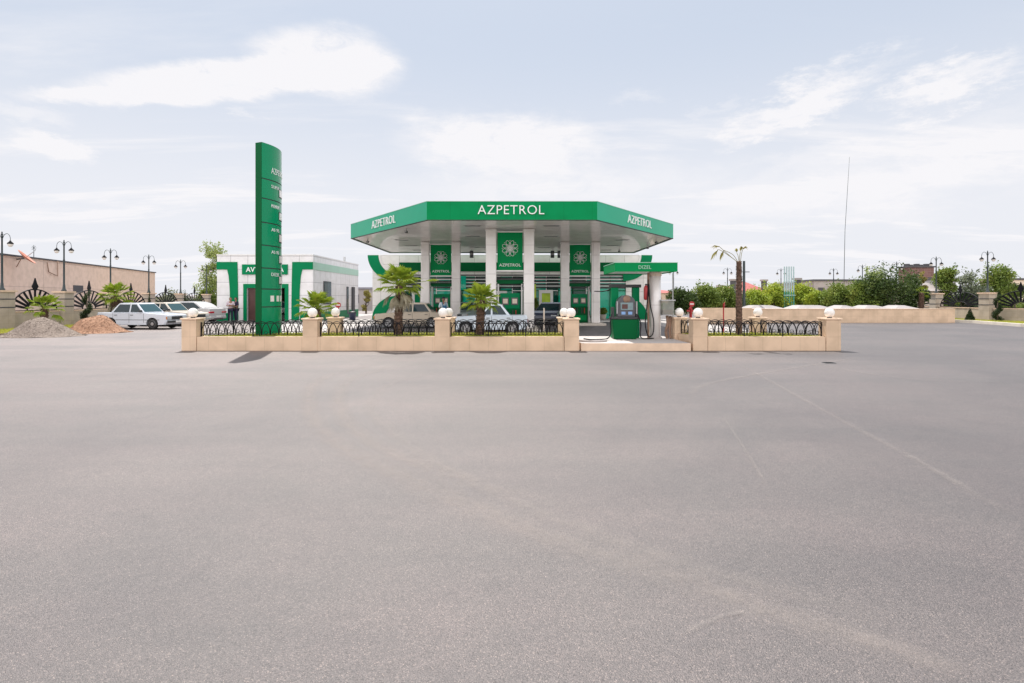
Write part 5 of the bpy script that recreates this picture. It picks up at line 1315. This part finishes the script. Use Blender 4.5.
    if bib:
        m=MB(); m.box(-.12*k,.12*k,-.155*k,-.125*k,1.02*k,1.30*k); m.build('bib',bib,t,bevel=.01)
        for s in(-1,1): MB().tube([S((s*.09,-.145,1.28)),S((s*.10,-.10,1.44)),S((s*.10,.03,1.475)),S((s*.08,.12,1.36)),S((s*.07,.13,1.08))],.018*k,6).build('strap',bib,t)
    for a,b in(('aL','tL'),('aR','tR')):
        p=Vector(S(J[a])); q=Vector(S(J[b])); m=MB(); m.tube([p+Vector((0,.045*k,-.045*k)),p+Vector((0,0,-.04*k)),q+Vector((0,0,-.0)),q+Vector((0,-.05*k,-.01))],[.04*k,.05*k,.042*k,.025*k],10); m.build('shoe','shoe',t)
    return t
person('person in a pale pink shirt and dark trousers, arms folded, by the car wash',(X_(230.5,38.4),38.4,.004),.5,'cloth_white','cloth_navy',[(.25,-.02,1.16),(-.25,-.02,1.16)],[(.02,-.20,1.20),(-.02,-.22,1.15)])
person('person in navy top and navy trousers facing the one in pink, by car wash',(X_(236,38.7),38.7,.004),-.6,'cloth_navy','cloth_navy',[(.24,.02,1.15),(-.25,.0,1.16)],[(.10,-.18,1.08),(-.24,-.10,.92)])
person('attendant in cap, pale shirt and blue dungarees beside the tan car',(X_(443.5,30.2),30.2,.004),.5,'cloth_light','cloth_blue',[(.26,.03,1.15),(-.26,-.02,1.15)],[(.27,-.14,.98),(-.15,-.22,1.12)],cap='cloth_navy',bib='cloth_blue')
# ------------------------------------------------------------------ vent pipes, mast, covers, back planter
VD=44.
vt=thing('vent_pipes','row of five tall white and teal tank vent pipes rising behind the bushes','pipes',(X_(789,VD),VD,0))
for i in range(5):
    x=X_(784.5+2.3*i,VD)
    o=MB().cyl((x,VD),.055,0,2.2,8).build('pipe_foot','teal',vt,world=True); MB().cyl((x,VD),.05,2.202,Z_(266.5,VD),8).build('pipe','pipe_white',vt,world=True)
mb=MB()
for z in(.8,1.9,3.0): mb.box(X_(783,VD),X_(795,VD),VD-.09,VD-.06,z,z+.05)
mb.build('cross_rail','pipe_white',vt,world=True)
mx=thing('radio_mast','very tall thin grey radio mast on the right skyline','mast',(X_(843.5,100),100,0))
MB().tube([(X_(843.5,100),100,0),(X_(845,100),100,14),(X_(849.5,100),100,Z_(157,100))],[.06,.04,.028],6).build('pole','lamp_metal',mx,world=True)
BW=37.6
x0,x1=X_(747,BW),X_(955,BW)
bp_=thing('rear_planter','long low peach planter wall beyond the yard on the right','planter wall',((x0+x1)/2,BW,0))
MB().box(x0,x1,BW,BW+.3,0,.92).build('front_wall','stone',bp_,world=True)
MB().box(x0-.02,x1+.02,BW-.03,BW+.33,.921,.97).build('coping','stone_cap',bp_,world=True)
MB().prism([(x0,BW+.302),(x0+.3,BW+.302),(x0+1.2,BW+6),(x0+.9,BW+6)],0,.92).build('side_wall','stone',bp_,world=True)
MB().box(x0+.4,x1,BW+.302,BW+7,0,.7).build('soil_bed','soil',bp_,world=True)
o=MB().prism([(X_(698,36),36),(X_(752,36),36),(X_(752,36),36.3),(X_(698,36),36.3)],0,Z_(308,36)).build('low_wall','stone'); tag(o,'short peach wall behind the bare palm trunk','wall')
covs=[(749,787),(795,836),(838,862),(863,892),(894,921)]
for i,(a,b) in enumerate(covs):
    xa,xb=X_(a,BW+.5),X_(b,BW+.5); y0,y1=BW+.36,BW+2.4; z=.93; zr=Z_(305.3,BW+.9)
    mb=MB(); yr=y0+.5
    vs=[(xa,y0,z),(xb,y0,z),(xb,y1,z),(xa,y1,z),(xa+.55,yr,zr),(xb-.9,yr,zr),(xb-.9,y1-.5,zr),(xa+.55,y1-.5,zr)]
    mb.add(vs,[(0,1,5,4),(1,2,6,5),(2,3,7,6),(3,0,4,7),(4,5,6,7),(3,2,1,0)])
    o=mb.build('tank_cover',"membrane"); tag(o,['leftmost white hipped cover on the rear planter, left of vent pipes','white hipped cover on rear planter just right of the vent pipes','white hipped cover on rear planter, middle of the row','white hipped cover on the rear planter, second from its right end','rightmost white hipped cover on rear planter beneath the dark bush'][i],'cover','white covers on the rear planter')
# right kerb and verge
kp=[(X_(951,39),39.3),(X_(975,37.2),37.2),(X_(1024,32.4),32.4),(X_(1120,27),27)]
kpo=[(x+.9,y+8) for x,y in kp]
poly=kp+[(RP[0][0]+2,RP[0][1]-4),(RP[0][0],RP[0][1]),(RP[1][0],RP[1][1]),(RP[2][0]-.5,RP[2][1])]
MB().prism(poly,0,.12).build('verge','soil',kind='structure')
o=grass(poly,.12,26000,.04,.12); tag(o,'grass verge along right boundary wall','grass')
mb=MB()
for a,b in zip(kp[:-1],kp[1:]): mb.bar((a[0],a[1],.09),(b[0],b[1],.09),.3,.18)
mb.build('kerb','kerb',kind='structure')
# ------------------------------------------------------------------ vegetation (right and centre back)
bushes=[('shrub','dark green bush right of the small diesel canopy',680,40,287,38,'leaf_dark'),('shrub','mid green bush behind the globe at the diesel corner',704,41,282,44,'leaf_mid'),
('shrub','mid green bush just left of the bare palm trunk',727,42,284,40,'leaf_mid'),('shrub','yellow green bush immediately right of bare palm trunk',754,43,286,40,'leaf_lime'),
('shrub','yellow green bush left of the vent pipes',774,45,281,40,'leaf_lime'),('shrub','yellow green bush right of the vent pipes',802,46,282,34,'leaf_lime'),('shrub','low autumn tinted bush right of yellow green bush',818,44,289,32,'leaf_lime'),
('shrub','dusty green bush under the lamp near the mast',838,42.6,281,44,'leaf_mid'),('shrub','broad green bush left of the biggest bush',860,42,277,46,'leaf_mid'),('shrub','biggest dark bush with upright sprigs over the rear planter',888,41.5,262,66,'leaf_dark'),
('shrub','pale topped bush on left shoulder of the biggest bush',874,43.5,267,40,'leaf_pale'),('shrub','dark bush at the right end of biggest bush',910,43,274,32,'leaf_dark')]
random.seed(5)
for (nm,lb,px,D,tp,wd,mt) in bushes:
    tree(nm,lb,px,D,tp,.6,wd,mt,'shrub',n=7500,size=.15,group='bushes behind the rear planter',k=26,sprigs=12,tr=.05)
tree('young_tree','narrow bright green tree with pointed top left of the purple leaved tree',945,50,265,.3,34,'leaf_mid',n=8000,size=.18,k=34,shape=lambda f:1-.6*f,group='trees beyond the right wall')
tree('young_tree','thin grey leaved tree beside the narrow bright tree',972,52,267,.3,34,'leaf_grey',n=4200,size=.18,k=26,group='trees beyond the right wall')
tree('young_tree','round topped tree with brownish green leaves behind right lamp',997,54,262,.8,48,'leaf_mid',n=8500,size=.19,k=32,group='trees beyond the right wall')
tree('young_tree','dark low tree right of the round topped tree',1014,62,283,2.0,36,'leaf_dark',n=5000,size=.18,k=18,group='trees beyond the right wall')
tree('young_tree','low dark green tree behind the cone shaped evergreen',962,48,290,.3,24,'leaf_cypress',n=2200,size=.16,k=10,group='trees beyond the right wall')
tree('young_tree','rusty leaved small tree in front of brick tower',921,43.5,272,1.2,12,'leaf_brown',n=900,size=.15,k=7,group='trees beyond the right wall')
palm('fan_palm','small palm trunk at the right end of rear planter, beside kiosk',(X_(921,41),41,.7),Z_(293,41)-.7,.17,.15,9,.3,.35)
tree('poplar','tall pale green leafy tree rising left behind the car wash',212,58,242,.6,36,'leaf_pale',n=5200,size=.20,k=46,rr=(.4,.8),shape=lambda f:1-.35*f,tr=.10,sprigs=22)
tree('shrub','small green bush at the car wash left corner',208,56,286,.2,26,'leaf_mid','shrub',n=2500,size=.2,k=12)
tree('shrub','distant green bush between warehouse and pale tree',172,85,289,.2,36,'leaf_grey','shrub',n=1500,size=.3,k=12)
tree('shrub','leafy dark bush pressed against the left side of shop, behind tall palm',404,43.,284,.2,12,'leaf_cypress','shrub',n=1500,size=.14,k=10)
tree('shrub','olive shrub in the gap right of the car wash',366,60,290,.2,12,'leaf_brown','shrub',n=900,size=.2,k=8)
def potted(px,D,top,label,w=8):
    x=X_(px,D); t=thing('potted_plant',label,'potted plant',(x,D,.01),0,'plants at the shop front'); MB().lathe((0,0,0),[(0,0),(.2,0),(.27,.38),(.29,.40),(.24,.40),(0,.36)],16).build('pot','kerb',t)
    zt=Z_(top,D); r=w*D/F/2; crown_mesh([(0,0,.4+(zt-.4)*.5,r,r,(zt-.4)*.55)],900,.12).build('foliage','leaf_mid',t,fix=False)
potted(603,43,308,'round green potted plant before the shop glass, left of diesel pump')
potted(536,43,298,'green potted plant before shop glass right of the middle columns',5)
# bollard pipe under canopy
o=MB().cyl((X_(544,27.5),27.5),.04,.0,Z_(308,27.5),10).build('vent_post','cream'); tag(o,'thin pale upright post right of the middle columns','post')
# ------------------------------------------------------------------ far background
def house(label,px0,px1,D,ytop,mat,roof=None,yridge=None,depth=6,name='distant_building',flat=True,win=0,cat='building'):
    x0,x1=X_(px0,D),X_(px1,D); zt=Z_(ytop,D); t=thing(name,label,cat,((x0+x1)/2,D,0),0,'buildings beyond the boundary')
    MB().box(x0,x1,D,D+depth,0,zt).build('wall',mat,t,world=True)
    if yridge:
        zr=Z_(yridge,D+depth/2); e=.4; k=min(depth/2,(x1-x0)/2)
        vs=[(x0-e,D-e,zt),(x1+e,D-e,zt),(x1+e,D+depth+e,zt),(x0-e,D+depth+e,zt),(x0+k,D+depth/2,zr),(x1-k+.01,D+depth/2,zr)]
        MB().add(vs,[(0,1,5,4),(1,2,5),(2,3,4,5),(3,0,4),(3,2,1,0)]).build('roof',roof,t,world=True)
    else: MB().box(x0-.2,x1+.2,D-.2,D+depth+.2,zt+.001,zt+.3).build('roof',roof or 'roof_dark',t,world=True)
    for k in range(win):
        xx=x0+(x1-x0)*(k+.5)/win; w_=(x1-x0)/win*.22
        o=MB().box(xx-w_,xx+w_,D-.08,D-.001,zt*.45,zt*.75).build('window','roof_dark',t,world=True)
    return t
house('distant house with a red pyramid roof behind yellow green bushes',744,766,95,291,'cream','roof_red',281,10,'red_roof_house',win=2)
house('long weathered grey building behind the vent pipes',800,818,130,283,'grey_wall','roof_grey',None,14,win=2)
house('long beige grey building with dark roof left of biggest bush',814,886,100,281,'grey_wall','roof_dark',None,6,win=5)
tw=house('dark red brick building with many chimney stubs above the bushes',909,934,110,267.5,'brick','roof_dark',None,3,'brick_building',win=3)
for k in range(7):
    x=X_(911+3.3*k,110); MB().box(x-.35,x+.35,110.8,111.6,Z_(267.5,110)+.3,Z_(263.5+(k%3)*.8,110)).build('chimney','roof_dark',tw,world=True)
house('long low grey building with black roof edge behind the cream kiosk',924,956,90,280,'roof_grey','roof_dark',None,3)
house('long low pale building with black roof edge at the right edge',996,1075,90,280,'cream','roof_dark',None,3)
house('cream kiosk with a pale pyramid roof behind the second right lamp',918,948,50,291,'cream','roof_pale',281,3.0,'kiosk')
house('low pinkish building behind the diesel box and bushes',652,690,120,293,'beige_wall','roof_red',290,16,win=3)
house('low white building behind the bushes right of the diesel canopy',690,742,140,293.5,'cream','roof_grey',291,16,win=3)
for i,(px,D,tp) in enumerate(((720,90,285),(733,90,279),(764,95,279.5),(797,80,278))):
    t=thing('chimney_stack',['short dark chimney left of the lamp by bare palm','dark chimney cluster between lamp and bare palm','dark chimney beside the red roof','dark chimney just right of the vent pipes'][i],'chimney',(X_(px,D),D,0),0,'dark chimneys on the skyline')
    x=X_(px,D); z=Z_(tp,D); MB().box(x-.35,x+.35,D-.35,D+.35,0,z-.3).build('shaft','roof_dark',t,world=True); MB().box(x-.5,x+.5,D-.5,D+.5,z-.299,z).build('chimney_cap','grey_wall',t,world=True)
o=thing('utility_pole','grey utility pole standing right behind the bare palm trunk','pole',(X_(744,40),40,0))
MB().cyl((X_(744,40),40),.11,0,Z_(261,40),10,r2=.085).build('pole','lamp_metal',o,world=True); MB().bar((X_(742,40),39.9,Z_(272,40)),(X_(749,40),39.9,Z_(272,40)),.05).build('crossarm','lamp_metal',o,world=True)
# distant low hills and tree line
def ridge(name,D,y0,x0,x1,n,mat,amp):
    mb=MB(); vs=[]; 
    for i in range(n+1):
        px=x0+(x1-x0)*i/n; z=Z_(y0,D)+amp*(math.sin(i*.7)+.6*math.sin(i*1.9+1)+.3*random.random())
        x=X_(px,D); vs+= [(x,D,-1),(x,D,max(0,z*.55)),(x,D+60,max(.1,z)),(x,D+260,-1)]
    fs=[]
    for i in range(n):
        for k in range(3): a=4*i+k; fs.append((a,a+4,a+5,a+1))
    mb.add(vs,fs,0,True); return mb.build(name,mat,kind='structure')
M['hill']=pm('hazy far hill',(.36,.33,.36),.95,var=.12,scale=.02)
M['farwood']=pm('far shrub line',(.16,.19,.13),.95,var=.4,scale=.08)
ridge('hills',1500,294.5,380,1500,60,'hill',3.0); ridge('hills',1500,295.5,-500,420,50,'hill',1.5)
random.seed(9)
def woodline(x0,x1,D,h,name,n,mat,label):
    B=[]
    for i in range(60):
        x=X_(x0+(x1-x0)*(i+random.random())/60,D); r=random.uniform(.6,1.2)*h*.5; B.append((x,D+random.uniform(0,4),r*.7,r*1.6,r,r))
    o=crown_mesh(B,n,.45).build(name,mat,fix=False,kind='stuff'); tag(o,label,'wood')
woodline(655,1060,75,1.9,'shrub_belt',9000,'leaf_mid','belt of distant shrubs beyond the right wall'); woodline(150,380,95,2.2,'shrub_belt',6000,'leaf_grey','belt of distant shrubs beyond the left wall')
bpy.context.view_layer.update()
